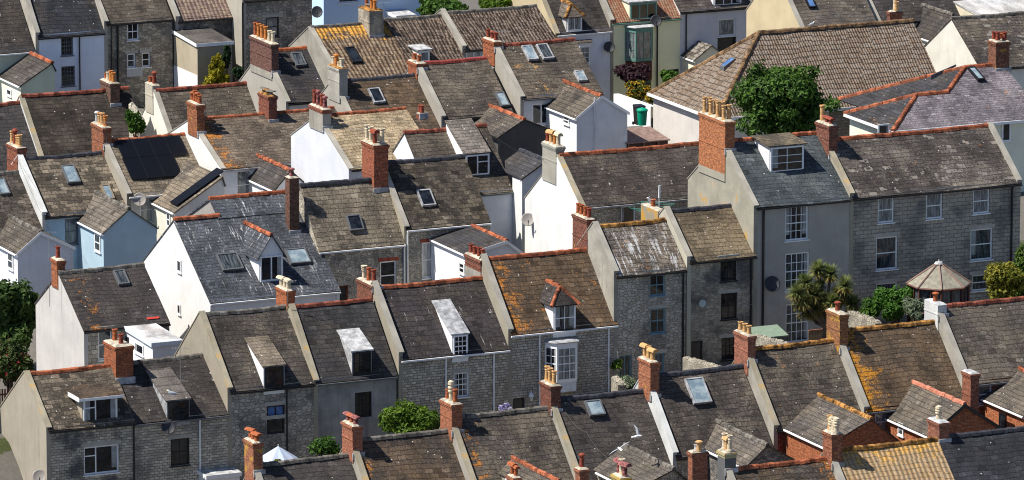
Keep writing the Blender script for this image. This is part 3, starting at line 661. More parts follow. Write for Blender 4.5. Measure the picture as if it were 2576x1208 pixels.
# ---------------------------------------------------------------- hipped roofs
def hip_part(h, u0, u1, vf, hd, ze, zr, ulap, roof, ridge, oh=.3, hipr=False, first=True, hipm=None, amp=.03, hipfrom=None, ridge_end=None):
    """hip on the left: eaves corner (u0, vf), apex (ulap, vf+hd)"""
    o = h.o; vr = vf+hd; vb = vf+2*hd; T = (zr-ze)/hd; TL = (zr-ze)/(ulap-u0); r = MB()
    zo = ze-oh*T; ul = u0-oh; ur = u1
    slope(r, (ul, vf-oh, zo), (ur, vf-oh, zo), (ur, vr, zr), (ulap, vr, zr), .1, 14, 6, amp, 1.)
    slope(r, (ul, vb+oh, zo), (ur, vb+oh, zo), (ur, vr, zr), (ulap, vr, zr), .1, 14, 6, amp, 2.)
    q = r if hipm is None else MB()
    slope(q, (ul, vb+oh, zo), (ul, vf-oh, zo), (ulap, vr, zr), (ulap, vr, zr), .1, 8, 8, amp, 3.)
    R_ = emit('roof', r, roof, h.e, o, (u0, vf, ze)); h.roof = R_
    if hipm is not None: emit('hip_slope', q, hipm, R_, o, (u0, vf, ze))
    t = MB(); ridge_tiles(t, (ulap, vr, zr+.04), (ridge_end or ur, vr, zr+.04), .18, .13)
    p0, p1 = Vector((ul, vf-oh, zo+.05)), Vector((ulap, vr, zr+.05)); k = 0 if hipfrom is None else (hipfrom-zo)/(zr-zo); ridge_tiles(t, p0.lerp(p1, k), p1, .17, .12); ridge_tiles(t, (ul, vb+oh, zo+.05), (ulap, vr, zr+.05), .17, .12)
    emit('ridge_tiles', t, ridge, R_, o)
    return R_
# ---------------------------------------------------------------- foliage
def leaves(name, lobes, n, size, mat, parent=None, seed=1, o=(0, 0, 0), asp=.55, up=.3, shell=.75):
    """leaf clumps spread through ellipsoid lobes [(x,y,z,rx,ry,rz)], as one crown mesh"""
    g = np.random.default_rng(seed); w = np.array([(l[3]*l[4]*l[5])**.66 for l in lobes]); w = w/w.sum(); k = g.choice(len(lobes), n, p=w)
    L = np.array(lobes)[k]; d = g.normal(size=(n, 3)); d /= np.linalg.norm(d, axis=1)[:, None]
    rad = shell+(1.06-shell)*g.random(n)**.7; rad *= 1+.14*np.sin(d[:, 0]*5+k)+.10*np.sin(d[:, 1]*7+d[:, 2]*6+k*2)
    c = L[:, :3]+d*L[:, 3:]*rad[:, None]
    nrm = d+g.normal(size=(n, 3))*.55; nrm[:, 2] += up; nrm /= np.linalg.norm(nrm, axis=1)[:, None]
    a = np.cross(nrm, g.normal(size=(n, 3))); a /= np.linalg.norm(a, axis=1)[:, None]; b = np.cross(nrm, a)
    s = size*(.55+.9*g.random(n))[:, None]; q = s*asp
    bend = nrm*s*.18
    v = np.stack([c-a*s, c-b*q+bend, c+a*s-bend, c+b*q+bend], 1).reshape(-1, 3)
    me = bpy.data.meshes.new(name); me.from_pydata([tuple(x) for x in v-np.array(o)], [], [(4*i, 4*i+1, 4*i+2, 4*i+3) for i in range(n)])
    me.materials.append(mat); ob = bpy.data.objects.new(name, me); COL.objects.link(ob)
    if parent: ob.parent = parent
    return ob
BARK = plain('bark', (.12, .085, .06), .95, .1, .5)
def bush(name, label, cat, px, wpx, hpx, v, mat, z=None, n=1500, size=.13, seed=1, nl=7, depth=None, stems=True, asp=.55, trunk=1.0, up=.3, group=None, shell=.6, cone=False):
    """centre px, width and height in sheet pixels; rooted on the ground below"""
    p = pt(px, z); s = ZS if (z or len(px) == 4) and z != 'o' else 1.; u, zc = onv(p, v); k = px_per_m(v); w = wpx*s/k/2; h = hpx*s/k/2; dp = depth or w
    g = random.Random(seed); lob = []
    for i in range(nl):
        a = 2*math.pi*i/nl+g.uniform(-.4, .4); q = g.uniform(.35, .6); lob.append((math.cos(a)*w*q, math.sin(a)*dp*q, g.uniform(-.45, .5)*h, w*g.uniform(.32, .5), dp*g.uniform(.32, .5), h*g.uniform(.28, .48)))
    for i in range(nl-9):
        a = g.uniform(0, 6.28); q = g.uniform(.6, 1.05); zz = g.uniform(-.6, .92)*h; q *= math.sqrt(max(.2, 1-(zz/h)**2)); lob.append((math.cos(a)*w*q, math.sin(a)*dp*q, zz, w*g.uniform(.14, .3), dp*g.uniform(.14, .3), h*g.uniform(.13, .28)))
    lob.append((0, 0, h*.1, w*.55, dp*.55, h*.7))
    if cone: lob = [(g.uniform(-.12,.12)*w+math.cos(i*2.4)*w*.62*(1-i/14), math.sin(i*2.4)*dp*.62*(1-i/14), (-.8+i*.125)*h, w*(.42-.024*i), dp*(.42-.024*i), h*.22) for i in range(14)]
    zb = zc-h-trunk; e = thing(name, label, cat, world(u, v, zb), YAW, group); off = h+trunk
    leaves('foliage', [(x, y, zz+off, a, b, c) for x, y, zz, a, b, c in lob], n, size, mat, e, seed, asp=asp, up=up, shell=shell)
    if stems:
        m = MB()
        m.tube([(0, 0, -1.2), (0, 0, trunk*.6), (.05, 0, off*.9)], [max(.06, w*.09), max(.05, w*.07), .03], 7)
        for x, y, zz, *_ in lob[:6]: m.tube([(0, 0, trunk*.5), (x*.5, y*.5, (zz+off)*.6), (x, y, zz+off)], [max(.04, w*.05), max(.03, w*.03), .015], 5)
        emit('trunk', m, BARK, e)
    GROUND.append((u, v, zb))
    return e
def tubes_mesh(name, chains, mat, parent=None, n=5, o=(0, 0, 0), smooth=False):
    m = MB()
    for pts, rad in chains: m.tube(pts, rad, n)
    return emit(name, m, mat, parent, o, smooth=smooth)
random.seed(7)
# roof families
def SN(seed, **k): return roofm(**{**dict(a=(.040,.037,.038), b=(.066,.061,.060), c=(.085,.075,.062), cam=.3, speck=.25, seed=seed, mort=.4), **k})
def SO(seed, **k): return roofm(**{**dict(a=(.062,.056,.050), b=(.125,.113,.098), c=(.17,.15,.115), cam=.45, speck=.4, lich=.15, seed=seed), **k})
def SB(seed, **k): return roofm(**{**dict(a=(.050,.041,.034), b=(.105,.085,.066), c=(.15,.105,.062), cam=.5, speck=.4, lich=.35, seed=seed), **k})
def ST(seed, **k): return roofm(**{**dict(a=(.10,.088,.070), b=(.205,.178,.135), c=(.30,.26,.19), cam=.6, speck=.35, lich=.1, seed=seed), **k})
G2 = 'houses of the stone terrace across the middle'
RUB = dict(a=(.19,.18,.17), b=(.42,.40,.37))
# ============ row 2: the stone terrace that climbs across the middle, fronts at v = 0
Z = (0, 3)
h = House('terraced_house', 'stone end house with tan gable and lichened roof, lowest of the stone terrace', 0, (440,720), (1272,648), (208,202), Z, hd=3.6, hb=5.2, h=5.6, group=G2)
h.win((790,900), (1125,1130), 'cas', WHITE, 'dark')
h.build(stone(seed=1, w=.32, h=.165, stain=.45), render((.34,.30,.235), .45, (.2,.16,.11), 1), ST(1, lich=.25, patch=.6, a=(.09,.08,.066), b=(.17,.15,.12)), RTERRA, cop=.16, copm=CONCT)
h.dorm((775,440), (1112,662), 'shed', render((.38,.33,.25), .4, (.2,.18,.15), 2), SB(3, cam=.3), 'cas', WHITE, 'dark', pitch=.12, over=.28, fasc=WHITE, vf=.35)
h.chim(965,1090,1245,1100, brick((.36,.1,.04),(.55,.18,.06), seed=1), [('s',TERRA,.75),('s',TERRD,.65)], z=(0,2), low=render((.06,.06,.06), .2, seed=4), ylow=1505, rows=1)
h.dish(372,1175, v=0, side=True, m=DISHL); h.pipe(1255, 660)
Z = (0, 3)
h = House('terraced_house', 'stone house with smooth dark slate roof and narrow black dormer, second up the stone terrace', 0, (1275,652), (2150,560), (1023,114), Z, hd=3.9, h=5.8, group=G2)
h.win((1610,825), (1790,1060), (2,2), BLACK, 'dark')
h.build(stone(seed=2, w=.32, h=.165, stain=.25), None, SN(2), RGREY, cop=0, gutter=GREYF)
h.dorm((1575,462), (1790,640), 'shed', LEAD, roofm(a=(.12,.11,.1), b=(.16,.15,.14), c=(.2,.19,.17), seed=4, h=.9, w=.9), (2,2), BLACK, 'dark', pitch=.36, over=.1)
h.dish(1590,708); h.pipe(1880, 590, m=WHITE)
h.block((1955,1165), (2262,1150), 1.3, WHITE, LEADW, WHITE, name='porch_canopy', h=1.0)
Z = (1, 3)
h = House('terraced_house', 'stone house with bare tan gable end and black dormer, third up the stone terrace', 0, (0,3,2150,352), (548,268), (0,2,1890,795), Z, h=6.4, group=G2)
h.win((103,512), (275,632), 'two', BLACK, 'blue', sill=False); h.win((103,640), (275,762), 'one', BLACK, 'dark', sill=False)
h.build(stone(seed=3, rub=.5, w=.48, h=.25, stain=.35, a=(.25,.235,.21), b=(.42,.395,.35)), render((.32,.28,.215), .4, (.2,.17,.11), 3), SO(5, a=(.055,.05,.046), b=(.092,.084,.076), lich=0, speck=.3, cam=.2), RGREY, cop=.22, copm=CONCT)
h.dorm((70,138), (268,345), 'shed', WHITE, ST(6, a=(.14,.12,.1), b=(.2,.18,.15), lich=.35), (2,2), BLACK, 'dark', pitch=.42, over=.1)
h.pipe(285, 330)
Z = (1, 2)
h = House('terraced_house', 'grey rendered house with broad lead dormer, fourth up the stone terrace', 0, (1,3,548,268), (1,3,1325,192), (322,718), Z, h=6.0, group=G2)
h.win((1,3,935,385), (1,3,1095,608), (4,2), BLACK, 'dark', sill=False)
h.build(render((.3,.29,.27), .55, (.1,.1,.1), 7, .35), render((.32,.285,.215), .5, (.22,.18,.1), 3), SN(8, a=(.040,.041,.045), b=(.066,.067,.07), speck=.3, cam=.3), RDULL, cop=.16, copm=CONCT, gutter=GREYF)
h.dorm((905,1145), (1,3,1092,200), 'shed', LEADW, LEADW, (3,2), BLACK, 'dark', pitch=.4, over=.1)
h.chim(180,285,362,572, brick((.42,.12,.04),(.62,.2,.07), seed=3, soot=.15), [('h',CREAMP,.6),('s',CREAMP,.6),('h',CREAMP,.6)], low=None)
Z = (1, 2)
h = House('terraced_house', 'stone house with dark slates and thin white cheeked dormer, fifth up the stone terrace', 0, (1350,1198), (2385,1108), (1098,541), Z, hd=3.9, h=5.8, group=G2)
h.win((1,3,1865,200), (1,3,2012,418), (3,4), WHITE, 'dark')
h.build(stone(seed=5, w=.3, h=.16, stain=.25, rub=.15), render((.32,.285,.22), .55, (.2,.17,.11), 8), SN(9, streak=.45, a=(.040,.036,.040), b=(.058,.053,.056), speck=.35, w=.6, h=.38), RTERRA, cop=.42, copm=CONC, gutter=WHITE)
h.dorm((1850,985), (2002,1195), 'shed', WHITE, LEAD, (3,4), WHITE, 'dark', pitch=.52, over=.09)
h.chim(945,1095,1180,520, brick((.2,.075,.045),(.34,.12,.07), seed=4), [('t',CREAMP,.75),('s',TERRA,.85),('s',TERRD,.85)], low=None, vc=h.vr-.3)
h.pipe(1,(1,3) and 20, z=(1,3), m=WHITE) if False else None
h.pipe(1788, 30, z=(1,3), m=WHITE); h.pipe(2240, 5, z=(1,3), m=WHITE)
Z = (2, 2)
h = House('terraced_house', 'stone house with rusty lichened roof, white bay window and hipped orange ridged dormer', 0, (-32,960), (990,848), (-284,267), Z, hd=3.9, h=5.4, group=G2)
h.win((2,3,-10,440), (2,3,122,560), (1,1), BLACK, 'dark', sill=False, name='door')
h.build(stone(seed=6, w=.3, h=.16, stain=.15, rub=.2, b=(.44,.42,.39)), render((.33,.295,.23), .5, (.2,.17,.11), 9), SB(10, lich=.55, cam=.6, lx=(0,3.2,.12)), RTERRA, cop=.3, copm=CONC, gutter=WHITE)
h.dorm((385,690), (602,955), 'gable', WHITE, SN(11), (2,2), WHITE, 'mid', ridge=RTERRA, ah=.85, hip=.9, over=.2)
h.bay((425,1110), (2,3,612,258), WHITE, (3,4), LEAD, .8, apron=(plain('white_panel', (.62,.65,.70), .6), .62))
h.pipe(255, 945, m=WHITE); h.pipe(908, 868, m=WHITE)
h.chim(1970,2120,2200,280, brick((.22,.08,.05),(.36,.13,.08), seed=5, lich=.3), [('s',TERRD,.55)]*4, z=(1,2), low=CONC, ylow=400, vc=h.vr)
Z = (2, 2)
h = House('terraced_house', 'three storey rubble house with blue grey windows and white splashed lichened slates', 0, (965,412), (1640,352), (2,1,770,1045), Z, h=6.8, group=G2)
h.win((1300,425), (1447,612), (2,2), BLUEF, 'dark'); h.win((1305,745), (1450,965), (2,2), BLUEF, 'dark'); h.win((2,3,1345,15), (2,3,1440,195), (2,2), BLUEF, 'mid')
h.win((2,3,1010,35), (2,3,1130,235), (2,1), BLUEF, 'mid', name='door', sill=False)
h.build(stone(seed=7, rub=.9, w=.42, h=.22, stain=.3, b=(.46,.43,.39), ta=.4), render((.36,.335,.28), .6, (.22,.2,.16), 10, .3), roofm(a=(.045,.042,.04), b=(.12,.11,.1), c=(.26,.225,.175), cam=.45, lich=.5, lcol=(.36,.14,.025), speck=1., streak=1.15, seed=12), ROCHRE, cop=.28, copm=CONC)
h.pipe(1612, 375, r=.07)
h.chim(572,708,782,985, brick((.2,.075,.05),(.3,.11,.075), seed=6, lich=.15), [('s',TERRA,.62),('s',TERRA,.62),('s',TERRA,.62),('s',TERRD,.62)], z=(2,1), low=None, vc=h.vr-.1, seat=h.ze)
Z = (2, 2)
h = House('terraced_house', 'three storey rubble house with black sash windows, left of the tall house', 0, (1655,278), (2300,216), (2,1,1445,905), Z, h=7.6, group=G2)
h.win((1968,275), (2120,470), (2,2), BLACK, 'dark'); h.win((1973,600), (2125,832), (2,2), BLACK, 'warm'); h.win((1978,1020), (2112,1215), (3,3), BLACK, 'warm'); h.win((1680,1050), (1802,1260), (1,1), BLACK, 'dark', name='door', sill=False)
h.build(stone(seed=8, rub=.8, w=.46, h=.2, stain=.4, a=(.25,.225,.185), b=(.40,.36,.30), mort=(.2,.18,.15), ta=.3), render((.46,.43,.34), .35, (.3,.27,.2), 11), SB(13, a=(.085,.07,.048), b=(.15,.125,.085), c=(.24,.2,.13), lich=.2, speck=.7), RDARK, cop=.3, copm=CONC)
h.pipe(2252, 240, r=.07)
h.chim(1222,1380,1452,905, render((.30,.26,.19), .4, (.12,.11,.1), 12, lich=.75), [('s',TERRA,.45)], z=(2,1), vc=h.vr+.2, courses=False)
q = MB(); c = Vector(h.last[:2]+(h.last[4],)); q.bar((c.x+.3,c.y+.5,c.z), (c.x+.3,c.y+.5,c.z+1.5), .018); q.hexa([(c.x+.26,c.y+.46,c.z+.7),(c.x+.36,c.y+.46,c.z+.7),(c.x+.36,c.y+.54,c.z+.7),(c.x+.26,c.y+.54,c.z+.7)], [(c.x+.28,c.y+.46,c.z+1.5),(c.x+.38,c.y+.46,c.z+1.5),(c.x+.38,c.y+.54,c.z+1.5),(c.x+.28,c.y+.54,c.z+1.5)]); emit('aerial', q, WHITE, h.e, h.o)
GULLPOST = (c.x+.2, c.y+1.35, c.z+.05)
q = MB(); u_, z_ = onv(pt((1797,690),Z), -.04); q.lathe([(.25,0),(.25,.04)], (u_, -.03, z_-.02), 8); 
q.v = [(u_+(x-u_), -.03-(zz-(z_-.02)), z_+(y+.03)) for x, y, zz in q.v]; emit('wall_plaque', q, plain('plaque', (.45,.52,.5)), h.e, h.o)
Z = (3, 1)
h = House('town_house', 'tall grey rendered house with teal slates, slatted dormer and huge orange brick chimney', 0, (2,1,2285,855), (770,772), (2,1,1975,240), Z, h=8.6, group=G2)
h.win((165,868), (380,1172), (4,4), WHITE, 'dark'); h.win((3,2,165,222), (3,2,390,552), (4,4), WHITE, 'mid'); h.win((3,2,168,700), (3,2,385,1045), (4,4), WHITE, 'mid', name='french_door', sill=False)
h.build(render((.40,.37,.325), .3, (.25,.23,.2), 109, .12), render((.34,.315,.25), .45, (.22,.2,.15), 13, .2, .22), SN(14, a=(.052,.070,.082), b=(.085,.108,.12), c=(.12,.14,.145), cam=.3, speck=.3, h=.34), RTERRA, cop=.1, copm=CONC)
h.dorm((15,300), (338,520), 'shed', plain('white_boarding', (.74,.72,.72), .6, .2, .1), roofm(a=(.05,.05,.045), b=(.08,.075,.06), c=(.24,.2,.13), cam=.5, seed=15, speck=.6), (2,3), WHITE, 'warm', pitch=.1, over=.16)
h.chim(1775,2010,2102,62, brick((.46,.17,.07),(.64,.27,.11), seed=7, soot=.12), [('b',BUFF,.95)]*8, z=(2,1), rows=2, low=render((.34,.315,.25), .3, (.22,.2,.15), 13), ylow=560, courses=True, potscale=1.12)
h.pipe(2,None) if False else None
h.pipe(2365, 210, z=(2,2), r=.08); h.dish(42, 505, z=(3,2), r=.48)
Z = (3, 1)
h = House('town_house', 'wide three storey ashlar house under a patched slate roof with long orange ridge', 0, (775,768), (2385,622), (523,230), Z, hd=3.9, h=9.2, group=G2)
for a, b in (((1038,785),(1190,1010)), ((1493,742),(1647,972)), ((1938,703),(2092,922))): h.win(a, b, (1,2), WHITE, 'net')
for a, b in (((1020,70),(1222,362)), ((1913,-5),(2118,272)), ((1022,505),(1222,655)), ((1925,425),(2105,560))): h.win(a, b, (1,2), WHITE, 'mid', z=(3,2))
h.build(stone(seed=10, w=.55, h=.25, stain=.3, a=(.27,.25,.22), b=(.34,.315,.275), mort=(.15,.14,.13), soot=(.06,.065,.075)), render((.34,.31,.24), .4, (.22,.2,.15), 14), SO(16, a=(.058,.052,.05), b=(.088,.08,.075), c=(.2,.185,.16), cam=.35, pale=.1, lich=.3, w=.6, h=.34, speck=.3), RTERRA, cop=.3, copm=CONCT)
q = MB(); 
for (va, za), (vb_, zb_) in (((-.1, h.ze+.1), (h.vr, h.zr+.2)), ((h.vr, h.zr+.2), (h.vb, h.zbk+.2))): q.hexa([(h.u1-.3,va,za-.3),(h.u1+.05,va,za-.3),(h.u1+.05,vb_,zb_-.3),(h.u1-.3,vb_,zb_-.3)], [(h.u1-.3,va,za),(h.u1+.05,va,za),(h.u1+.05,vb_,zb_),(h.u1-.3,vb_,zb_)])
emit('coping', q, CONC, h.e, h.o)
h.pipe(2300, 640, r=.07)
h.chim(460,575,660,100, brick((.2,.075,.05),(.34,.13,.09), seed=8, soot=.25), [('s',BUFF,.95),('h',TERRD,.4),('h',TERRD,.4)], vc=h.vr-.5, z=(3,1))
# ============ row 1: the lower terrace, fronts at v = -20
G1 = 'houses of the lower slate terrace'
V1 = -20.; HD = 4.0
def low(lab, rL, eR, z, rise=3.9, **k): return House('terraced_house', lab, V1, None, eR, rL, z, hd=k.pop('hd', HD), rise=rise, group=G1, **k)
h = low('grey roofed house at the foot of the lower terrace with thick lichened chimney', (-30,1062), (905,985), (1,3))
h.build(stone(seed=11), CONC, SN(17, a=(.06,.056,.056), b=(.08,.075,.073), speck=.1), RGREY, cop=.1, copm=CONC)
h.chim(2300,2393,2478,858, brick((.36,.13,.07),(.52,.22,.12), seed=9, lich=.75, soot=.15), [('h',TERRA,.55),('s',TERRA,.5),('h',TERRA,.5)], z=(0,3), vc=h.vr-.1)
h = low('house with brown slates, pale weather splashes and chimney of three hooded red pots', (880,832), (1830,758), (1,3))
h.build(stone(seed=12), CONC, SB(18, lich=.15, lx=(.2,1.6,.22), speck=.55, a=(.055,.047,.042), b=(.1,.087,.075)), RGREY, cop=.24, copm=CONCT)
h.chim(808,912,1003,700, brick((.4,.14,.08),(.52,.22,.13), seed=10, soot=.1), [('h',PINKP,.5),('h',TERRA,.5),('h',PINKP,.5)])
h = low('house with orange lichen beside its left coping and white ringed cowl on its chimney', (1815,618), (2,3,348,540), (1,3))
h.build(stone(seed=13), CONC, SO(19, lx=(.7,2.0,.2), lich=.1, a=(.056,.05,.047), b=(.10,.09,.08), speck=.35), RGREY, cop=.24, copm=CONCT)
h.chim(1738,1848,1945,495, brick((.4,.14,.07),(.54,.22,.11), seed=11, soot=.15), [('s',TERRA,.6),('v',CREAMP,1.15),('s',TERRA,.8)])
h = low('house with plain charcoal slates, roof light near its ridge and banded dark brick chimney', (345,449), (1262,385), (2,3))
h.build(stone(seed=14), CONC, SN(20, a=(.052,.048,.046), b=(.082,.076,.072), c=(.10,.09,.075), speck=.4), RDARK, cop=.24, copm=CONCT)
h.sky((678,470), (878,600), gl='sky', tilt=.06)
h.chim(268,370,460,320, brick((.16,.05,.035),(.3,.1,.06), seed=12, lich=.1), [('b',BUFF,.85),('b',BUFF,.8),('b',BUFF,.75)])
h = low('house with large grey roof light, pale worn slates and white coping on its left', (1245,222), (2175,150), (2,3))
h.build(stone(seed=15, rub=.8), LIMEW, SO(21, a=(.056,.051,.048), b=(.092,.083,.075), c=(.2,.175,.14), cam=.3, lich=.05), RDARK, cop=.26, copm=LIMEW)
h.sky((1622,262), (1882,482), gl='sky', tilt=.03, fm=LEAD)
h.chim(1197,1305,1390,95, brick((.4,.14,.07),(.55,.24,.12), seed=13, lich=.25, soot=.1), [('h',BUFF,.8),('s',BUFF,.75),('h',BUFF,.7)])
h = low('house with orange speckled slates and orange crusted ridge, red brick below its eaves', (-225,1119), (622,1043), (3,2))
h.win((3,3,183,790), (3,3,343,1040), (1,2), plain('lilac_paint', (.55,.52,.62)), 'net')
h.build(brick((.16,.045,.03),(.3,.09,.05), seed=30), CONC, SO(22, lich=.4, a=(.052,.047,.043), b=(.105,.095,.082), speck=.4), ROCHRE, cop=.24, copm=CONCT)
h.chim(2105,2225,2300,998, brick((.36,.13,.08),(.5,.22,.14), seed=14, soot=.15), [('s',BUFF,.55),('s',BUFF,.55),('s',BUFF,.5)], z=(2,2))
h = low('house with blazing yellow and orange lichen sheet across the left of its roof', (622,950), (1580,855), (3,2))
h.win((3,3,1010,522), (3,3,1182,800), (1,2), plain('lilac_paint', (.55,.52,.62)), 'net')
h.build(brick((.16,.045,.03),(.3,.09,.05), seed=31), CONC, SB(23, lich=.35, lcol=(.36,.15,.012), lx=(.2,2.6,.26), a=(.06,.049,.038), b=(.115,.094,.07), speck=.45), ROCHRE, cop=.24, copm=CONC, gutter=GREYF)
h.chim(565,680,760,795, brick((.3,.12,.05),(.5,.25,.1), seed=15, lich=.6, soot=.2), [('m',TERRD,.55)])
h = low('house with grey slates at the far right, white rendered chimney on its left end', (1580,717), (2500,630), (3,2), rise=3.8)
h.win((3,3,1985,320), (3,3,2112,485), (1,2), plain('lilac_paint', (.55,.52,.62)), 'mid')
h.build(brick((.16,.045,.03),(.3,.09,.05), seed=32), CONC, SO(24, a=(.072,.066,.06), b=(.13,.12,.108), lich=.08, speck=.3), RDULL, cop=.2, copm=CONC, gutter=GREYF)
h.chim(1490,1605,1692,705, LIMEW, [('m',TERRA,.55)], courses=False, cap=LEADW)
h0 = h
# rear wings of the lower terrace, each one block with its own gable
GW = 'rear wings of the lower terrace'
def wingthing(lab, eL, ap, eR, L, v, wall, roof, ridge, z, **k):
    h = object.__new__(House); h.z = z; h.P = lambda p: pt(p, z); h.v = v; u, zz = onv(pt(eL, z), v-L); h.u0 = u; h.ze = zz; h.zb = zz-k.pop('hh', 4.6); h.o = (u, v-L, h.zb); h.vr = v+4; h.e = thing('rear_wing', lab, 'house wing', world(*h.o), YAW, k.pop('group', GW)); h.wing(eL, ap, eR, L, wall, roof, ridge, **k)
    return h
wingthing('brick wing with grey slates and dull orange ridge, left of the two middle brick wings', (545,880), (972,622), (1300,885), 5.2, -20, brick((.4,.13,.05),(.6,.22,.09), seed=20, soot=.1), SO(25, a=(.075,.07,.066), b=(.13,.12,.115), lich=.05), ROCHRE, (3,3))
wingthing('brick wing with pinkish ridge tiles beside the bare brick stack', (1520,775), (1850,485), (2215,718), 5.2, -20, brick((.4,.13,.05),(.6,.22,.09), seed=21, soot=.1), SO(26, a=(.075,.068,.06), b=(.125,.115,.10), lich=.05), plain('ridge_pink', (.5,.19,.12), .8, .2, .4), (3,3), left=[((1235,655),(1285,800),(1,2),WHITE,'mid')], barge=BLACK)
wingthing('brick wing at the right edge with white fascia and dark doorway', (2416,585), (2800,330), (3100,560), 5.0, -20, brick((.45,.15,.06),(.62,.24,.1), seed=22, soot=.1), SO(27, a=(.075,.07,.062), b=(.12,.11,.1), lich=.05), RTERRA, (3,3), left=[((2190,560),(2250,745),(1,1),BLACK,'dark')])
wingthing('rubble wing with flint patterned gable and curling grey slates', (2205,1068), (2405,870), (3,3,330,1050), 5.0, -20, stone(seed=16, rub=1., stain=.4, a=(.13,.125,.12), b=(.3,.28,.26)), SO(28, a=(.085,.08,.075), b=(.13,.12,.112), lich=0, pale=.1), RGREY, (2,3), hh=4)
wingthing('low rubble wing with brown ridge tiles beside the pink potted chimney', (1160,1290), (1525,1098), (1660,1210), 5.0, -20, stone(seed=17, rub=1., stain=.4), SO(29, a=(.085,.08,.07), b=(.13,.12,.108), lich=0), RGREY, (2,3), hh=4)
wingthing('small wing with terracotta ridge at the bottom edge of the slope', (270,1330), (440,1215), (600,1330), 4.5, -20, stone(seed=18, rub=1.), SO(30), RTERRA, (2,3), hh=4)
h = object.__new__(House); h.z = (3,3); h.v = -22.; h.vr = -22; u, zz = onv(pt((1843,180),(3,3)), -22.3); h.T = 0; h.zr = h.ze = zz-2.6; h.zb = zz-6; h.u0 = u; h.o = (u, -22., h.zb); h.e = thing('brick_stack', 'bare brick stack without pots standing between two brick wings', 'chimney stack', world(*h.o), YAW); h.chim(1843,1915,1998,205, brick((.3,.1,.06),(.45,.18,.1), seed=16), [], cap=LEADW, vc=-22.)
# ============ row 0: roofs along the bottom edge
G0 = 'roofs along the bottom edge'
def bot(lab, rL, eR, z, v=-38., **k): return House('terraced_house', lab, v, None, eR, rL, z, hd=4., rise=3.7, group=G0, **k)
h = bot('house with ochre concrete tiles at the bottom edge', (560,928), (1610,893), (3,3))
h.build(brick(seed=33), CONC, tilem((.32,.2,.09),(.46,.33,.19), lich=.35, lcol=(.5,.26,.04), lv=(3.2,5.2,.18), seed=3, w=.3, h=.34, dark=(.09,.06,.03)), ROCHRE, cop=.2, copm=CONC)
h.chim(528,605,705,775, brick((.3,.1,.05),(.5,.2,.1), seed=17, lich=.3), [('b',BUFF,.85),('v',CREAMP,.85),('b',CREAMP,.85),('v',CREAMP,.85)])
h = bot('house with new blue black slates in the bottom right corner', (1610,800), (2600,752), (3,3))
h.build(brick(seed=34), CONC, SN(31, a=(.036,.040,.048), b=(.048,.053,.062), c=(.06,.06,.06), cam=.1, speck=.35), RDARK, cop=.0)
h.chim(1518,1615,1715,668, brick((.3,.11,.07),(.42,.18,.12), seed=18, lich=.1), [('v',CREAMP,.85)], cap=LEADW, low=None)
h = bot('house with mottled slates and bright orange ridge along the bottom edge', (2,3,2020,1105), (575,1058), (3,3))
h.build(stone(seed=35), CONC, SB(32, lich=.3, lx=(6.5,2.5,.2), a=(.045,.04,.036), b=(.12,.11,.1), speck=.6), RTERRA, cop=.12, copm=CONC)
h.chim(1948,2012,2115,950, render((.4,.35,.2), .3, seed=15, lich=.7), [('b',CREAMP,.85),('h',BUFF,.75),('b',CREAMP,.85)], z=(2,3), low=render((.12,.12,.12), .3, seed=16), ylow=1010)
h = bot('house at the bottom edge with capped single pot on a tall brick chimney', (1680,1290), (2020,1250), (2,3))
h.build(stone(seed=36), CONC, SO(33), RGREY, cop=.1)
h.chim(1665,1705,1850,950, brick((.3,.1,.05),(.45,.18,.1), seed=19, soot=.25), [('s',STEEL,.3),('m',BUFF,.6)])
h = bot('house at the bottom edge with yellow crusted chimney and pink frosted pots', (980,1420), (1670,1350), (2,3))
h.build(stone(seed=37), CONC, SO(34), RGREY, cop=.1)
h.chim(952,1030,1122,1185, render((.45,.34,.12), .3, seed=17, lich=.8), [('h',PINKP,.8),('b',CREAMP,.85),('h',PINKP,.75)])
h = bot('bottom edge house with one red pot on a square brick chimney', (620,1400), (975,1370), (2,3))
h.build(stone(seed=38), CONC, SO(35), RGREY, cop=.1)
h.chim(598,640,722,1108, brick((.4,.14,.07),(.55,.22,.12), seed=20, lich=.3), [('m',TERRD,.75)])
h = bot('house at the bottom edge with red hooded pots just showing', (-40,1420), (615,1380), (2,3))
h.build(stone(seed=39), CONC, SO(36), RGREY, cop=.1)
h.chim(-40,20,85,1185, brick((.4,.14,.07),(.55,.22,.12), seed=20), [('h',TERRA,.7),('h',TERRA,.6)])
# ============ row 3: behind the stone terrace, v = 18
Z = (0, 2); G3 = 'houses between the two terraces'
h = House('end_house', 'pale grey rendered gable house with bird streaked ridge, at the left below the blue house', 18, (795,930), (1598,832), (560,395), Z, h=5.6, group=G3)
h.win((925,950), (1062,1215), (1,2), WHITE, 'mid')
h.build(stone(seed=40, w=.5, h=.28, stain=.3), render((.53,.50,.465), .4, (.32,.29,.25), 20, .1), SN(40, a=(.048,.044,.046), b=(.07,.064,.062), lich=.1, lx=(.9,1.6,.18), streak=.3, speck=.4), RGREY, cop=.0)
h.sky((1062,392), (1225,512), gl='mid')
h.chim(475,540,610,285, brick((.42,.13,.05),(.55,.2,.08), seed=21), [('s',TERRD,.75)], vc=h.vr-.1)
h.block((1440,1062), (1712,1010), 4.6, render((.8,.8,.79), .1, seed=21), roofm(a=(.84,.95,1.0), b=(.95,1.0,1.05), c=(.35,.34,.33), cam=.4, speck=.5, w=6., h=6., seed=41, mort=1.), plain('white_fascia', (.7,.75,.78), .5, .3, .1), slope_=.03, left=[((1278,1045),(1360,1190),(1,1),WHITE,'dark'), ((1195,1000),(1218,1075),(1,1),BLACK,'dark')], h=4.2, fh=.25)
h.build_red = None
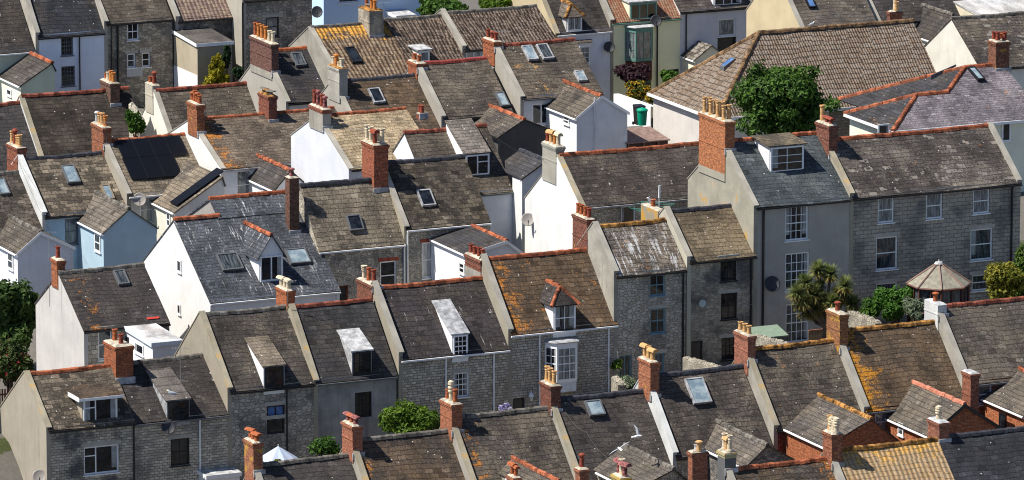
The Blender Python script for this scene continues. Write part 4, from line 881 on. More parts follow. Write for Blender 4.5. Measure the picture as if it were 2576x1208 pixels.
q = MB(); u0, v0, z0 = h.onroof((1390,848)); u1, v1, z1 = h.onroof((1497,820)); q.hexa([(u0,v0,z0+.03),(u1,v0,z0+.03),(u1,v1,h.zroof(v1)+.03),(u0,v1,h.zroof(v1)+.03)], [(u0,v0,z0+.06),(u1,v0,z0+.06),(u1,v1,h.zroof(v1)+.06),(u0,v1,h.zroof(v1)+.06)]); emit('red_slate', q, plain('red_sheet', (.55,.06,.04), .6), h.e, h.o)
Z = (0, 2)
h = House('end_house', 'large bright white gable house with blue slates, gabled white dormer and two wide roof lights', 18, (1988,665), (1,2,790,548), (1645,-102), Z, h=6.6, group=G3)
h2 = House.__new__(House); 
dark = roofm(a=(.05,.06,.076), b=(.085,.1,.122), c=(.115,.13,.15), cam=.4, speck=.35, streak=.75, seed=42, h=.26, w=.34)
h.hb = h.hd
h.build(render((.8,.8,.8), .08, seed=22), render((.72,.71,.69), .32, (.5,.46,.39), 23, .08), dark, None, cop=.0, gutter=WHITE)
# the higher main ridge starts a little in from the gable
uu, zz2 = onv(pt((0,1,1975,855)), h.vr+1.5); zt2 = h.zr+h.T*1.3; m = MB(); m.prism_u([(h.vr-.6,h.zr-.9),(h.vr+1.3,zt2-.06),(h.vb,h.zr-1.2),(h.vb,h.zb)], uu, h.u1-.05); emit('upper_wall', m, render((.33,.3,.27), .3, seed=24), h.e, h.o)
r = MB(); slope(r, (uu-.08,h.vr-.25,h.zr-.25*h.T+.035), (h.u1+.0,h.vr-.25,h.zr-.25*h.T+.035), (h.u1+.0,h.vr+1.3,zt2), (uu-.08,h.vr+1.3,zt2), amp=.02); slope(r, (uu-.08,h.vb+.6,h.zr-1.6), (h.u1,h.vb+.6,h.zr-1.6), (h.u1,h.vr+1.3,zt2), (uu-.08,h.vr+1.3,zt2), amp=.02); emit('upper_roof', r, dark, h.e, h.o, (h.u0,h.v,h.ze))
q = MB(); ridge_tiles(q, (uu-.1,h.vr+1.3,zt2+.03), (h.u1,h.vr+1.3,zt2+.03)); emit('ridge_tiles', q, RTERRA, h.e, h.o); q = MB(); ridge_tiles(q, (h.u0-.05,h.vr,h.zr+.03), (uu+.1,h.vr,h.zr+.03)); emit('ridge_tiles', q, RTERRA, h.e, h.o)
h.gwin((1677,268),(1715,405)); h.gwin((1682,690),(1710,800))
h.sky((2035,238),(2300,372), gl='mid'); h.sky((265,192),(520,310), z=(1,2), gl='sky')
h.pipe(760, None, z=(1,2), m=WHITE); h.dorm((1,2,28,240),(1,2,256,470), 'gable', WHITE, dark, 'two', WHITE, 'dark', ridge=RTERRA, ah=1.25, over=.2)
h.chim(272,315,403,595, brick((.12,.06,.04),(.24,.11,.07), seed=22), [('m',PINKP,.5)], z=(1,1), vc=h.vr-1.3, courses=False)
Z = (1, 2)
h = House('terraced_house', 'rubble house with tan grey slates and single roof light, right of the white gable house', 20.6, (600,168), (1402,82), (1,1,425,655), Z, h=6, group=G3)
h.win((1172,298),(1328,560), (1,2), WHITE, 'dark', lintel=TERRD); h.win((785,525),(870,700), (1,1), TERRD, 'dark', sill=False)
h.build(stone(seed=41, rub=.9, w=.4, h=.22, stain=.3), None, ST(43, lich=.15, a=(.10,.09,.072), b=(.18,.16,.125), c=(.28,.25,.19), cam=.5, speck=.2), RDARK, cop=0, gutter=WHITE)
h.sky((1,1,845,955),(1,1,1018,1085), gl='dark'); h.pipe(1395, 175, m=WHITE)
h.chim(990,1110,1242,285, brick((.36,.1,.05),(.52,.17,.08), seed=23), [('b',CREAMP,.95),('s',TERRD,.5),('b',CREAMP,.95),('b',CREAMP,.85),('h',TERRD,.9),('b',CREAMP,.9)], z=(1,1), rows=2, vc=h.vr+.45)
Z = (1, 1)
h = House('terraced_house', 'stone house with brown grey slates, one blue roof light and brick arched window', 20.6, (1402,1058), (2210,975), (1165,450), Z, h=6, group=G3)
h.win((1,2,1570,118),(1,2,1742,440), (1,2), WHITE, 'blind', lintel=TERRD)
h.build(stone(seed=42, rub=.6, stain=.2, a=(.22,.21,.19), b=(.36,.34,.31)), render((.34,.3,.225), .5, (.24,.2,.13), 25), SO(44, a=(.066,.058,.05), b=(.125,.112,.09), c=(.19,.17,.12), lich=.25, lcol=(.3,.14,.04), patch=.4), RDARK, cop=.18, copm=CONC, gutter=WHITE)
h.sky((1510,718),(1698,855), gl='dark', fm=LEAD); h.pipe(1425, 1080, m=WHITE)
h.wing((1,2,1985,218),(1,2,2362,95),(2,2,75,190), 5.4, render((.8,.8,.79), .08, seed=26), SN(45, a=(.05,.052,.058), b=(.07,.072,.078)), RTERRA, z=(1,2), left=[((1925,292),(1972,420),(1,2),WHITE,'dark')], barge=WHITE, fwall=render((.66,.68,.7), .1, seed=27))
h = House('end_house', 'white walled house with white catslide dormer, set back right of the blue roof light', 25.0, (1655,762), (2425,688), (1500,150), (1,1), hd=4.2, h=5.6, group=G3)
h.win((2135,830),(2195,985), (1,1), WHITE, 'dark') if False else None
h.build(render((.72,.76,.82), .12, seed=28), None, SO(46, a=(.062,.055,.048), b=(.115,.1,.082), lich=.2), RDULL, cop=0, gutter=GREYF)
h.dorm((1970,372),(2205,560), 'shed', render((.82,.82,.81), .05, seed=29), SO(47, a=(.06,.052,.045), b=(.11,.1,.09), c=(.3,.28,.25), cam=.6), 'twotop', WHITE, 'dark', pitch=.55, over=.08)
Z = (2, 1)
h = House('end_house', 'house with dazzling white gable and grey rendered chimney, left of the tall house', 13, (650,850), (1990,735), (430,377), Z, hb=4.9, h=5.4, group=G3)
h.win((1030,862),(1168,1020), (1,1), WHITE, 'dark')
h.build(stone(seed=43, rub=.7, stain=.3), render((.72,.72,.70), .35, (.52,.49,.43), 30, .08), SO(48, a=(.056,.049,.045), b=(.095,.085,.078), lich=.22, speck=.7, cam=.2), RTERRA, cop=.04, copm=CONCT, gutter=LEAD)
h.chim(285,412,492,300, render((.36,.34,.28), .3, (.2,.19,.16), 31, .15), [('s',TERRD,.5),('h',BUFF,.85),('s',ORANGEP,.6),('h',CREAMP,.85)], vc=h.vr)
h.dish(150,985, side=True, m=DISHL)
# ============ W2
Z = (1, 1)
h = House('end_house', 'pale grey gable house under golden slates, four dark red pots on its chimney', 30, (878,498), (1728,410), (571,2), Z, hb=4.3, h=5.0, group=G3)
h.build(render((.66,.7,.76), .1, seed=32), render((.64,.65,.68), .2, (.48,.47,.45), 33, .08), ST(49, lich=.35, lcol=(.38,.2,.05), a=(.17,.135,.082), b=(.34,.275,.17), c=(.5,.42,.28), lx=(7.8,2.2,.2)), RTERRA, cop=.02, gutter=BLACK)
h.chim(495,630,705,1035, brick((.3,.1,.06),(.42,.15,.09), seed=24), [('s',TERRD,.9),('m',PINKP,.95),('s',TERRD,.85),('m',PINKP,.8)], z=(1,0), low=CONC, ylow=1075)
h.chim(1510,1545,1607,1078, brick((.28,.08,.05),(.36,.11,.07), seed=25), [('s',TERRD,.5),('s',TERRD,.5)], z=(1,0), vc=h.vr-.5, courses=False)
# ============ row 4: the long stepped terrace, v = 44
G4 = 'houses of the upper stepped terrace'; V4 = 44.
Z = (0, 1)
h = House('terraced_house', 'house cut by the left edge with purplish brown slates and pale roof light', V4, (-300,1125), (405,1045), (-557,597), Z, hd=4.4, h=5.2, group=G4)
h.build(render((.74,.76,.78), .1, seed=34), None, SO(50, a=(.062,.054,.05), b=(.10,.088,.08), lich=.1, patch=.4), RGREY)
h.sky((-60,612),(98,750), gl='sky')
h.wing((165,205),(378,12),(690,150), 4.6, render((.74,.75,.78), .1, seed=35), SO(51, lich=.05, a=(.08,.072,.062), b=(.12,.11,.095)), RGREY, z=(0,2), left=[((80,200),(130,380),(1,2),WHITE,'mid')], fwall=render((.62,.64,.68), .15, seed=36), barge=WHITE)
h = House('terraced_house', 'blue walled house with tan slates, two roof lights and white painted coping', V4, (402,945), (1215,862), (145,418), Z, hd=4.4, h=5.4, group=G4)
h.win((612,982),(742,1215), (1,2), GREYF, 'net')
h.build(render((.40,.53,.62), .15, (.12,.2,.26), 37, .08), LIMEW, ST(52, a=(.085,.075,.06), b=(.17,.15,.115), c=(.32,.28,.21), cam=.55, patch=.45), RDARK, cop=.3, copm=LIMEW)
h.sky((570,488),(762,640), gl='sky'); h.sky((945,672),(1083,795), gl='sky', fm=plain('tan_frame', (.25,.2,.13), .7))
h.chim(45,160,240,310, brick((.27,.08,.05),(.42,.14,.07), seed=26, soot=.35), [('b',BUFF,.8),('m',TERRD,.95),('b',BUFF,.7),('b',BUFF,.75)])
h.wing((975,1098),(1215,880),(1478,1055), 4.6, render((.41,.54,.63), .12, (.12,.2,.26), 38, .08), ST(53, a=(.085,.077,.065), b=(.14,.126,.108), c=(.2,.18,.15), speck=.5), RGREY, z=(0,1), left=[((0,2,900,20),(0,2,955,215),(1,2),WHITE,'mid')], gut=WHITE)
h = House('terraced_house', 'house carrying a black array of solar panels on its tan slates', V4, (1200,748), (1975,680), (943,246), Z, hd=4.4, h=5.2, group=G4)
h.win((1322,778),(1452,1015), (1,2), WHITE, 'blind')
h.build(render((.62,.60,.57), .2, seed=39), render((.35,.315,.25), .3, (.25,.22,.15), 40), ST(54, a=(.095,.084,.067), b=(.18,.158,.122)), RTERRA, cop=.14, copm=CONC, gutter=WHITE)
PV = NT('solar_panel', .45, .12).done((.0045,.0055,.009)); PVF = plain('panel_edge', (.014,.015,.018), .4)
def panels(H, a, b, n, z):
    u0, v1, _ = H.onroof(a) ; u1, v0, _ = H.onroof(b); w = (u1-u0)/n; L = math.hypot(1, H.T)
    for k in range(n):
        g = .012; q = MB(); lo = [(u0+w*k+g, v0+g), (u0+w*(k+1)-g, v0+g), (u0+w*(k+1)-g, v1-g), (u0+w*k+g, v1-g)]
        q.hexa([(x, y, H.zroof(y)+.1) for x, y in lo], [(x, y, H.zroof(y)+.16) for x, y in lo]); p = emit('solar_panel', q, PVF, H.e, H.o)
        g2 = .03; lo = [(u0+w*k+g2, v0+g2), (u0+w*(k+1)-g2, v0+g2), (u0+w*(k+1)-g2, v1-g2), (u0+w*k+g2, v1-g2)]
        q = MB(); q.hexa([(x, y, H.zroof(y)+.161) for x, y in lo], [(x, y, H.zroof(y)+.165) for x, y in lo]); emit('panel_face', q, PV, p, H.o)
panels(h, (1085,262), (1778,385), 4, Z); panels(h, (1150,425), (1720,585), 3, Z)
h.dish(1318,795, r=.45, m=DISHL)
h.chim(848,975,1045,120, brick((.34,.12,.06),(.5,.2,.1), seed=27, soot=.3), [('m',STEEL,.8),('b',BUFF,.75),('b',BUFF,.75),('b',ORANGEP,.7)])
h.wing((1650,905),(2098,578),(2112,620), 4.0, render((.7,.68,.58), .15, seed=41), ST(55, a=(.10,.09,.075), b=(.16,.145,.12)), None, z=(0,1), left=[((1580,915),(1612,1060),(1,2),WHITE,'mid')], fwall=render((.6,.58,.55), .25, seed=42))
u0, u1, vw, z0, W = h.wl
zr_ = onv(pt((0,1,2098,578)), vw)[1]; kk = (zr_-z0)/(onv(pt((0,1,2098,578)), vw)[0]-u0)
for i in range(2):
    q = MB(); a0, a1 = u0+.25+i*1.72, u0+.25+(i+1)*1.72-.03; a1 = min(a1, u0+3.6); lo = [(a0, vw+.25), (a1, vw+.25), (a1, vw+1.5), (a0, vw+1.5)]
    q.hexa([(x, y, z0+kk*(x-u0)+.12) for x, y in lo], [(x, y, z0+kk*(x-u0)+.18) for x, y in lo]); p = emit('solar_panel', q, PV, h.e, h.o)
Z = (0, 1)
h = House('terraced_house', 'house with tall blinding white gable, mossy slates and red pots on a lichened chimney', V4-2, (2088,498), (1,1,1047,390), (1790,40), Z, h=5.4, group=G4)
h.win((2233,528),(2378,795), (1,2), WHITE, 'net')
h.build(render((.72,.75,.8), .1, seed=43), render((.72,.71,.68), .25, (.55,.51,.44), 44, .08), SB(56, lich=.2, a=(.05,.041,.034), b=(.098,.083,.066), c=(.2,.17,.13), cam=.55, lx=(.8,1.6,.22)), RTERRA, cop=.02, gutter=LEAD)
h.chim(1760,1860,1930,990, brick((.36,.12,.05),(.5,.2,.08), seed=28, lich=.35), [('m',TERRA,.6),('s',TERRA,.75),('m',TERRA,.7),('s',TERRA,.6)], z=(0,0))
h.chim(15,120,195,910, brick((.26,.08,.05),(.38,.13,.08), seed=29, soot=.3), [('h',RGREY,.3),('h',ROCHRE,.28),('h',RGREY,.3)], z=(1,0), cap=ROCHRE)
h.pipe((330), None, z=(1,1), m=WHITE); h.wing((1,1,180,690),(1,1,322,515),(1,1,480,650), 4.4, render((.8,.8,.79), .06, seed=45), SN(57, a=(.06,.058,.058), b=(.085,.08,.08)), RTERRA, z=(1,1), left=[((65,670),(120,765),(1,2),WHITE,'mid')])
Z = (1, 0)
h = House('terraced_house', 'house with brown slates and one roof light, left of the tall rendered pot stack', V4+1, (965,1280), (1770,1200), (708,770), Z, hd=4.4, h=5.2, group=G4)
h.build(render((.6,.6,.58), .2, seed=46), render((.36,.33,.28), .4, (.25,.22,.17), 47), SB(58, a=(.052,.044,.037), b=(.1,.084,.067), lich=.3), RDARK, cop=.16, copm=CONC)
h.sky((1050,848),(1222,970), gl='dark', fm=LEAD)
h.chim(675,785,862,650, render((.37,.35,.3), .3, (.2,.2,.18), 48, .25), [('s',CREAMP,.55),('m',ORANGEP,.75),('s',CREAMP,.3),('b',CREAMP,.6)], vc=h.vr-.3, cap=ROCHRE)
h = House('terraced_house', 'house with speckled grey slates, red ridge and dark open eaves over a yard', V4+1, (1752,1110), (2430,1040), (1495,600), Z, hd=4.4, h=5.4, group=G4)
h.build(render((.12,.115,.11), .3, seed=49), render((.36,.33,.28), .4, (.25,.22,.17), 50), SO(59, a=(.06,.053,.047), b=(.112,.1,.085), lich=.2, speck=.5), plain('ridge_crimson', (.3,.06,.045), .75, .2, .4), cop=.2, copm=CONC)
h.sky((2250,885),(2395,1005), gl='sky')
h.chim(1430,1520,1605,600, brick((.42,.12,.05),(.56,.19,.08), seed=30, lich=.2), [('s',TERRA,.45),('s',TERRA,.45)], courses=True, vc=h.vr+.3)
h.wing((1,1,2285,200),(2,0,112,1122),(2,0,385,1225), 4.8, render((.095,.09,.086), .2, seed=51), SO(60, a=(.06,.055,.05), b=(.09,.08,.075), lich=0), RTERRA, z=(2,0), gut=BLACK)
h.pipe(30, 1110, z=(2,0)) if False else None
Z = (2, 0)
h = House('terraced_house', 'house with twin roof lights and small third one, right end of the upper stepped terrace', V4+1, (82,918), (850,868), (1,0,2241,428), Z, hd=4.4, h=5.4, group=G4)
h.win((193,985),(370,1168), 'two', WHITE, 'dark')
h.build(render((.62,.63,.66), .15, seed=52), render((.38,.35,.3), .4, (.25,.22,.17), 53), SO(61, a=(.062,.055,.048), b=(.115,.102,.084), lich=.3, lcol=(.38,.2,.06), lx=(1.5,2.5,.08)), RDULL, cop=.14, copm=CONC, gutter=GREYF)
h.sky((85,445),(250,572), gl='sky', fm=LEAD, tilt=.03); h.sky((222,432),(398,560), gl='mid', fm=LEAD, tilt=.03); h.sky((580,680),(712,768), gl='sky', fm=LEAD)
h.chim(2140,2250,2320,395, brick((.44,.13,.05),(.56,.2,.08), seed=31), [('s',TERRD,.6),('m',TERRD,.55),('s',TERRD,.55)], z=(1,0))
h.pipe(430, None, m=WHITE); h.wing((610,1100),(840,900),(1088,1050), 4.8, render((.82,.82,.80), .05, seed=54), SO(62, a=(.06,.054,.048), b=(.1,.09,.08), lich=.05), RTERRA, z=(2,0), left=[((490,1085),(545,1185),(1,2),WHITE,'mid')], fwall=render((.66,.68,.71), .1, seed=55), barge=WHITE, h=5.5)
u0, u1, vw, z0, W = h.wl; q = MB(); uc = u0+(u1-u0)*.34; q.tube([(uc,vw-.1,z0+1.2),(uc,vw-.1,z0-3.6),(uc-1.6,vw-.1,z0-4.2)], [.06]*3, 8)
c = [(uc+.02+.42*math.cos(t), vw-.1, z0-3.0+.42*math.sin(t)) for t in [2*math.pi*k/20 for k in range(21)]]; q.tube(c, [.04]*21, 6, cap=False); emit('waste_pipe', q, WHITE, h.e, h.o)
# ============ row 5
G5 = 'houses behind the upper stepped terrace'; Z = (0, 0)
h = House('terraced_house', 'house with new plain slates at the left edge', 60, None, (195,955), (-420,1015), Z, hd=4.2, rise=3.8, group=G5); h.build(render((.6,.6,.58), seed=60), None, SN(63, a=(.052,.05,.052), b=(.07,.067,.067), cam=.1, speck=.1, w=.5), RDULL)
h = House('terraced_house', 'house with brown slates blotched black beneath a dull red ridge', 60, None, (1215,842), (188,908), Z, hd=4.2, rise=4.0, group=G5)
h.build(render((.6,.6,.58), seed=61), None, SO(64, a=(.055,.047,.04), b=(.105,.09,.072), c=(.02,.017,.015), cam=.45, lich=.2, lcol=(.3,.16,.05), speck=.5), RDULL, cop=.05, copm=CONCT)
h.chim(930,1040,1125,790, brick((.16,.09,.07),(.25,.14,.1), seed=32, soot=.3), [('s',TERRA,.4),('s',CREAMP,.6),('s',ORANGEP,.75),('s',ORANGEP,.7)])
h = House('terraced_house', 'house with cream gable and squat rendered chimney bearing a black capped pot', 59, None, (2440,752), (1455,850), Z, hd=4.2, rise=3.9, group=G5)
h.build(render((.6,.6,.58), seed=62), render((.72,.69,.61), .05, seed=63, var=.04), SO(65, a=(.055,.049,.044), b=(.1,.09,.076), lich=.12, speck=.5), RDULL, cop=.02)
h.chim(1360,1440,1505,808, render((.46,.42,.34), .3, (.3,.27,.2), 64), [('s',TERRA,.45),('m',TERRD,.9)], courses=False)
h = House('terraced_house', 'dark slate house with a broad purple brown stack of six pots', 56, (1,0,285,958), (1,0,700,905), (1,0,44,480), (1,0), hd=4.2, h=5.2, group=G5)
h.build(render((.7,.7,.68), seed=65), render((.38,.35,.3), .4, (.25,.22,.17), 66), SN(66, a=(.036,.036,.039), b=(.056,.055,.058), streak=.2, speck=.7), TERRA, cop=.08, copm=CONC)
h.sky((322,512),(478,622), gl='mid')
h.chim(-75,145,212,418, brick((.16,.075,.065),(.22,.11,.09), seed=33, soot=.15), [('s',TERRA,.9),('s',ORANGEP,.95),('s',ORANGEP,.95),('s',ORANGEP,.95),('s',CREAMP,.8),('s',CREAMP,.8)], vc=h.vr-.9, low=CONC, ylow=690)
Z = (1, 0)
h = House('cottage', 'cottage with rolling orange lichened pantiles and one roof light', 70, (786,755), (1500,700), (480,258), Z, hd=5.5, h=4.5, group=G5)
PT = tilem((.10,.068,.045),(.21,.135,.08), lich=.42, lcol=(.45,.22,.03), lv=(3.6,6.2,.32), seed=4, w=.3, h=.42, amp=.09, speck=.2)
h.build(render((.6,.6,.58), seed=67), CONC, PT, RGREY, cop=.05, copm=CONC)
h.sky((832,460),(1005,592), gl='dark', fm=BLACK)
h.chim(958,1070,1200,105, stone(seed=44, rub=.6, a=(.28,.25,.2), b=(.42,.38,.31), mort=(.35,.32,.26), ta=.3), [('s',TERRA,.6),('h',RGREY,.25),('s',ORANGEP,.75),('s',ORANGEP,.7)], vc=h.vr-.4, courses=False, cap=ROCHRE)
h = House('cottage', 'cottage with dark brown pantiles and a flat white roofed dormer', 70, (1506,697), (2040,650), (1200,185), Z, hd=5.5, h=4.5, group=G5)
PB = tilem((.045,.032,.024),(.115,.077,.053), lich=.2, lcol=(.24,.11,.035), seed=5, w=.26, h=.36, amp=.09, dark=(.012,.009,.008), pale=(.26,.2,.155))
h.build(render((.6,.6,.58), seed=68), None, PB, RGREY, cop=0)
h.dorm((1535,478),(1640,582), 'shed', plain('cream_cheek', (.62,.6,.52), .7), LEADW, (1,1), WHITE, 'net', pitch=.05, over=.16)
h = House('cottage', 'cottage with dark brown pantiles spotted pale, row of panes under its eaves', 71.7, (1950,462), (2,0,440,345), (1740,122), Z, hd=3.8, h=4.5, group=G5)
h.win((1975,470),(2135,545), 'two', WHITE, 'net')
h.build(render((.62,.6,.55), seed=69), CONC, PB, RGREY, cop=.3, copm=CONC)
# ============ top row
G6 = 'houses along the top edge'; Z = (0, 0)
h = House('terraced_house', 'house with dark slates in the top left corner', 82, (-300,505), (325,455), (-450,0), Z, hd=4.4, rise=4.4, h=5.4, group=G6)
h.build(render((.5,.56,.44), .2, seed=70), render((.5,.47,.4), .4, seed=71), SN(67, streak=.4), ROCHRE, cop=0, gutter=WHITE)
h.wing((195,800),(490,590),(515,640), 4.5, render((.8,.78,.62), .1, seed=72), SN(68, a=(.07,.065,.06), b=(.1,.092,.085)), RTERRA, z=(0,0), left=[((70,830),(112,915),(1,1),WHITE,'dark')], fwall=render((.56,.6,.46), .2, seed=73), kind='gable')
h = House('terraced_house', 'white painted stone house with black small paned windows and blue slates', 82, (338,332), (985,286), (150,-110), Z, hd=4.4, rise=4.6, h=5.4, group=G6)
h.win((575,355),(692,522), (4,4), GREYF, 'dark'); h.win((578,630),(710,808), (4,4), GREYF, 'dark')
h.build(render((.72,.76,.84), .12, (.5,.5,.5), 74, .06), render((.4,.37,.31), .5, (.6,.58,.5), 75, .3), SN(69, a=(.030,.034,.042), b=(.048,.053,.062), speck=.5), RDARK, cop=.3, copm=CONC)
h.pipe(745, 320)
h = House('terraced_house', 'brown stone house with one small and two paired white windows', 82, (985,208), (1625,172), (850,-120), Z, hd=4.4, rise=3.6, h=6.5, group=G6)
h.win((1200,225),(1312,376), (2,2), WHITE, 'dark'); h.win((1200,510),(1283,638), (1,2), WHITE, 'mid'); h.win((1338,500),(1420,630), (1,2), WHITE, 'dark')
h.build(stone(seed=45, rub=.45, w=.5, h=.26, stain=.3, a=(.2,.175,.145), b=(.4,.36,.3), ta=.4), render((.4,.37,.31), .5, seed=76), SO(70, a=(.085,.075,.06), b=(.17,.15,.12), c=(.06,.05,.04), cam=.3), RGREY, cop=.16, copm=CONC)
u0, z1 = onv(pt((1195,640),Z), h.v); u1, z0 = onv(pt((1345,715),Z), h.v); q = MB(); q.box((u0, h.v-.02, z0), (u1, h.v+.05, z1)); emit('render_patch', q, render((.5,.5,.5), .2, seed=99), h.e, h.o)
h.pipe(1045, 190); h.pipe(1105, 150, r=.09)
h = House('terraced_house', 'rubble house with pinkish brown tiles and a rendered flat roofed block in its yard', 82, (1660,182), (2300,150), (1520,-130), Z, hd=4.4, rise=3.6, h=6.5, group=G6)
h.build(stone(seed=46, rub=.9, stain=.5, a=(.15,.14,.13), b=(.32,.3,.27)), render((.4,.37,.31), .5, seed=77), tilem((.15,.10,.085),(.27,.19,.16), seed=6, w=.3, h=.34, amp=.05), RGREY, cop=.3, copm=CONC)
h.block((1862,415), (2190,385), 4.6, render((.42,.36,.26), .35, (.28,.24,.17), 78), roofm(a=(.09,.088,.082), b=(.11,.105,.1), c=(.14,.13,.12), w=8., h=8., seed=71, mort=1., speck=.1), WHITE, slope_=.06, h=5.2, fwall=render((.30,.26,.2), .3, seed=79))
u0, u1, vw, z0, W = h.wl; q = MB(); q.box((u0-.025, vw-.03, z0-5), (u0-.003, h.v, z0-2.3)); emit('white_plinth', q, WHITE, W, h.o)
h = House('terraced_house', 'big rubble house with one green blinded window below the top edge', 80, (2290,-10), (1,0,528,-60), (2100,-330), Z, hd=4.4, rise=3.6, h=7.5, group=G6)
h.win((1,0,95,168),(1,0,218,345), (1,2), BLACK, 'net')
h.build(stone(seed=47, rub=.7, w=.5, h=.28, stain=.25, a=(.22,.2,.175), b=(.4,.37,.32)), render((.4,.37,.31), seed=80), SO(72), RGREY, cop=.1); h.pipe(2285, 10, r=.07)
h.dish(1,(1,0) and 100, z=(1,0)) if False else h.dish(575,112, z=(1,0), v=79)
h = House('cottage', 'pale blue rendered house filling the gap at the top', 96, (1,0,640,-130), (1,0,1560,-210), (1,0,500,-400), (1,0), hd=4.4, rise=3.4, h=8, group=G6)
h.win((1,0,780,-110),(1,0,970,20), (1,2), WHITE, 'mid'); h.build(render((.52,.68,.86), .1, (.4,.5,.6), 81, .06), None, SO(73), RGREY)
h.block((1,0,1330,150), (1,0,1500,130), 2., WHITE, LEADW, name='conservatory', h=3)
Z = (2, 0)
h = House('terraced_house', 'white house with hipped orange ridged dormer and dish, left of the yellow house', 78, (412,308), (935,245), (159,-312), Z, hd=4.6, h=8.2, group=G6)
h.build(render((.74,.77,.84), .1, seed=82), render((.52,.43,.27), .15, (.45,.38,.25), 83), SN(74, a=(.05,.047,.047), b=(.08,.074,.07), cam=.3), RGREY, cop=.04, copm=CONCT, gutter=WHITE)
h.dorm((512,150),(662,288), 'gable', plain('grey_cheek', (.5,.5,.48), .7), SO(75, a=(.1,.085,.075), b=(.15,.13,.12), lich=.35), (2,1), WHITE, 'net', ridge=ROCHRE, ah=.75, hip=.8, over=.16)
h.bay((640,440),(738,600), WHITE, (2,3), SO(76), .7); h.dish(918,445, v=77.9)
h = House('terraced_house', 'yellow green house with green framed bay and big green dormer', 78, (930,200), (1588,148), (677,-360), Z, hd=4.6, h=8.4, group=G6)
h.win((1250,680),(1312,860), (1,2), GREENF, 'mid', name='door', sill=False); h.win((1462,660),(1575,710), (1,1), BLACK, 'dark', sill=False)
h.build(render((.87,.85,.56), .1, (.5,.5,.3), 84, .06), CONC, tilem((.22,.09,.05),(.33,.14,.075), lich=.15, seed=7, w=.2, h=.2, amp=.03), RDULL, cop=.2, copm=CONC, gutter=GREENF)
h.dorm((1110,30),(1368,172), 'shed', render((.7,.68,.5), .1, seed=85), LEADW, 'three', GREENF, 'dark', pitch=.05, over=.12)
h.bay((1170,300),(1322,560), GREENF, (2,3), LEADW, .9, apron=(brick((.13,.035,.03),(.2,.06,.045), seed=35), 1.5), gl='net'); h.pipe(1368, 230); h.dish(1360,195, v=77.9)
h = House('terraced_house', 'white rendered house with black doorway, right of the yellow house', 78, (1590,98), (2268,42), (1340,-400), Z, hd=4.6, h=8, group=G6)
h.win((1945,185),(2108,335), (1,1), WHITE, 'net'); h.win((1940,352),(2115,560), (1,1), BLACK, 'dark', sill=False, name='door')
h.build(render((.64,.64,.67), .12, seed=86), None, SO(77, a=(.055,.05,.05), b=(.09,.082,.078)), RGREY, gutter=BLACK)
h.dorm((1898,-60),(2165,42), 'shed', WHITE, LEAD, 'three', WHITE, 'dark', pitch=.05); h.pipe(1640, 160)
h.wing((1725,555),(1880,425),(2040,540), 2.2, render((.78,.75,.6), .08, seed=87), SO(78, pale=.3), None, z=Z, front=[((1745,590),(1850,700),(1,1),WHITE,'dark')], gut=WHITE)
h = House('end_house', 'cream gabled house with long grey slate roof beside the top edge', 62, (3,0,315,268), (3,0,1030,205), (3,0,66,-289), (3,0), hd=4.4, h=6, group=G6)
h.build(render((.6,.55,.42), .1, seed=88), render((.55,.45,.28), .2, (.45,.38,.24), 89, .1), SO(79, a=(.085,.08,.075), b=(.13,.12,.112), lich=.18, lcol=(.3,.17,.08)), RGREY, cop=.04, copm=CONC)
h.sky((3,0,345,-5),(3,0,455,75), gl='blue', fm=BLACK)
Z = (3, 0)
h = House('terraced_house', 'house with smooth dark slates behind the hipped brown roof', 63, (1030,205), (1900,130), (781,-352), Z, hd=4.4, h=6, group=G6)
h.build(render((.6,.6,.58), seed=90), CONC, SN(80, a=(.048,.045,.046), b=(.072,.068,.066)), RGREY, cop=.14, copm=CONC)
h.chim(1135,1160,1280,112, brick((.24,.08,.05),(.36,.13,.08), seed=36), [('s',CREAMP,1.2),('s',BUFF,.7)], vc=57.)
h.wing((1578,372),(1745,135),(1830,640), 3.6, render((.68,.65,.55), .15, seed=91), SN(81, a=(.055,.053,.052), b=(.07,.067,.066)), RGREY, z=Z, barge=None, gut=WHITE)
h = House('terraced_house', 'house with pale patched dark slates below the flat roof in the top right corner', 48, (2010,640), (2900,560), (1754,168), Z, hd=4.4, h=6, group=G6)
h.build(render((.7,.68,.6), seed=92), render((.66,.63,.54), .15, seed=93), SO(82, a=(.052,.048,.046), b=(.085,.078,.073), pale=.12, lich=0), RGREY, cop=0)
h = House('flat_roofed_house', 'flat pale roofed block with curved dark gutter in the top right corner', 60, (2000,150), (2800,85), (2000,60), Z, hd=4.4, rise=.5, h=7, group=G6)
h.build(render((.7,.62,.45), seed=94), None, roofm(a=(.62,.66,.68), b=(.75,.8,.8), c=(.45,.45,.42), w=9., h=9., seed=83, mort=1., speck=.1), None, gutter=BLACK)
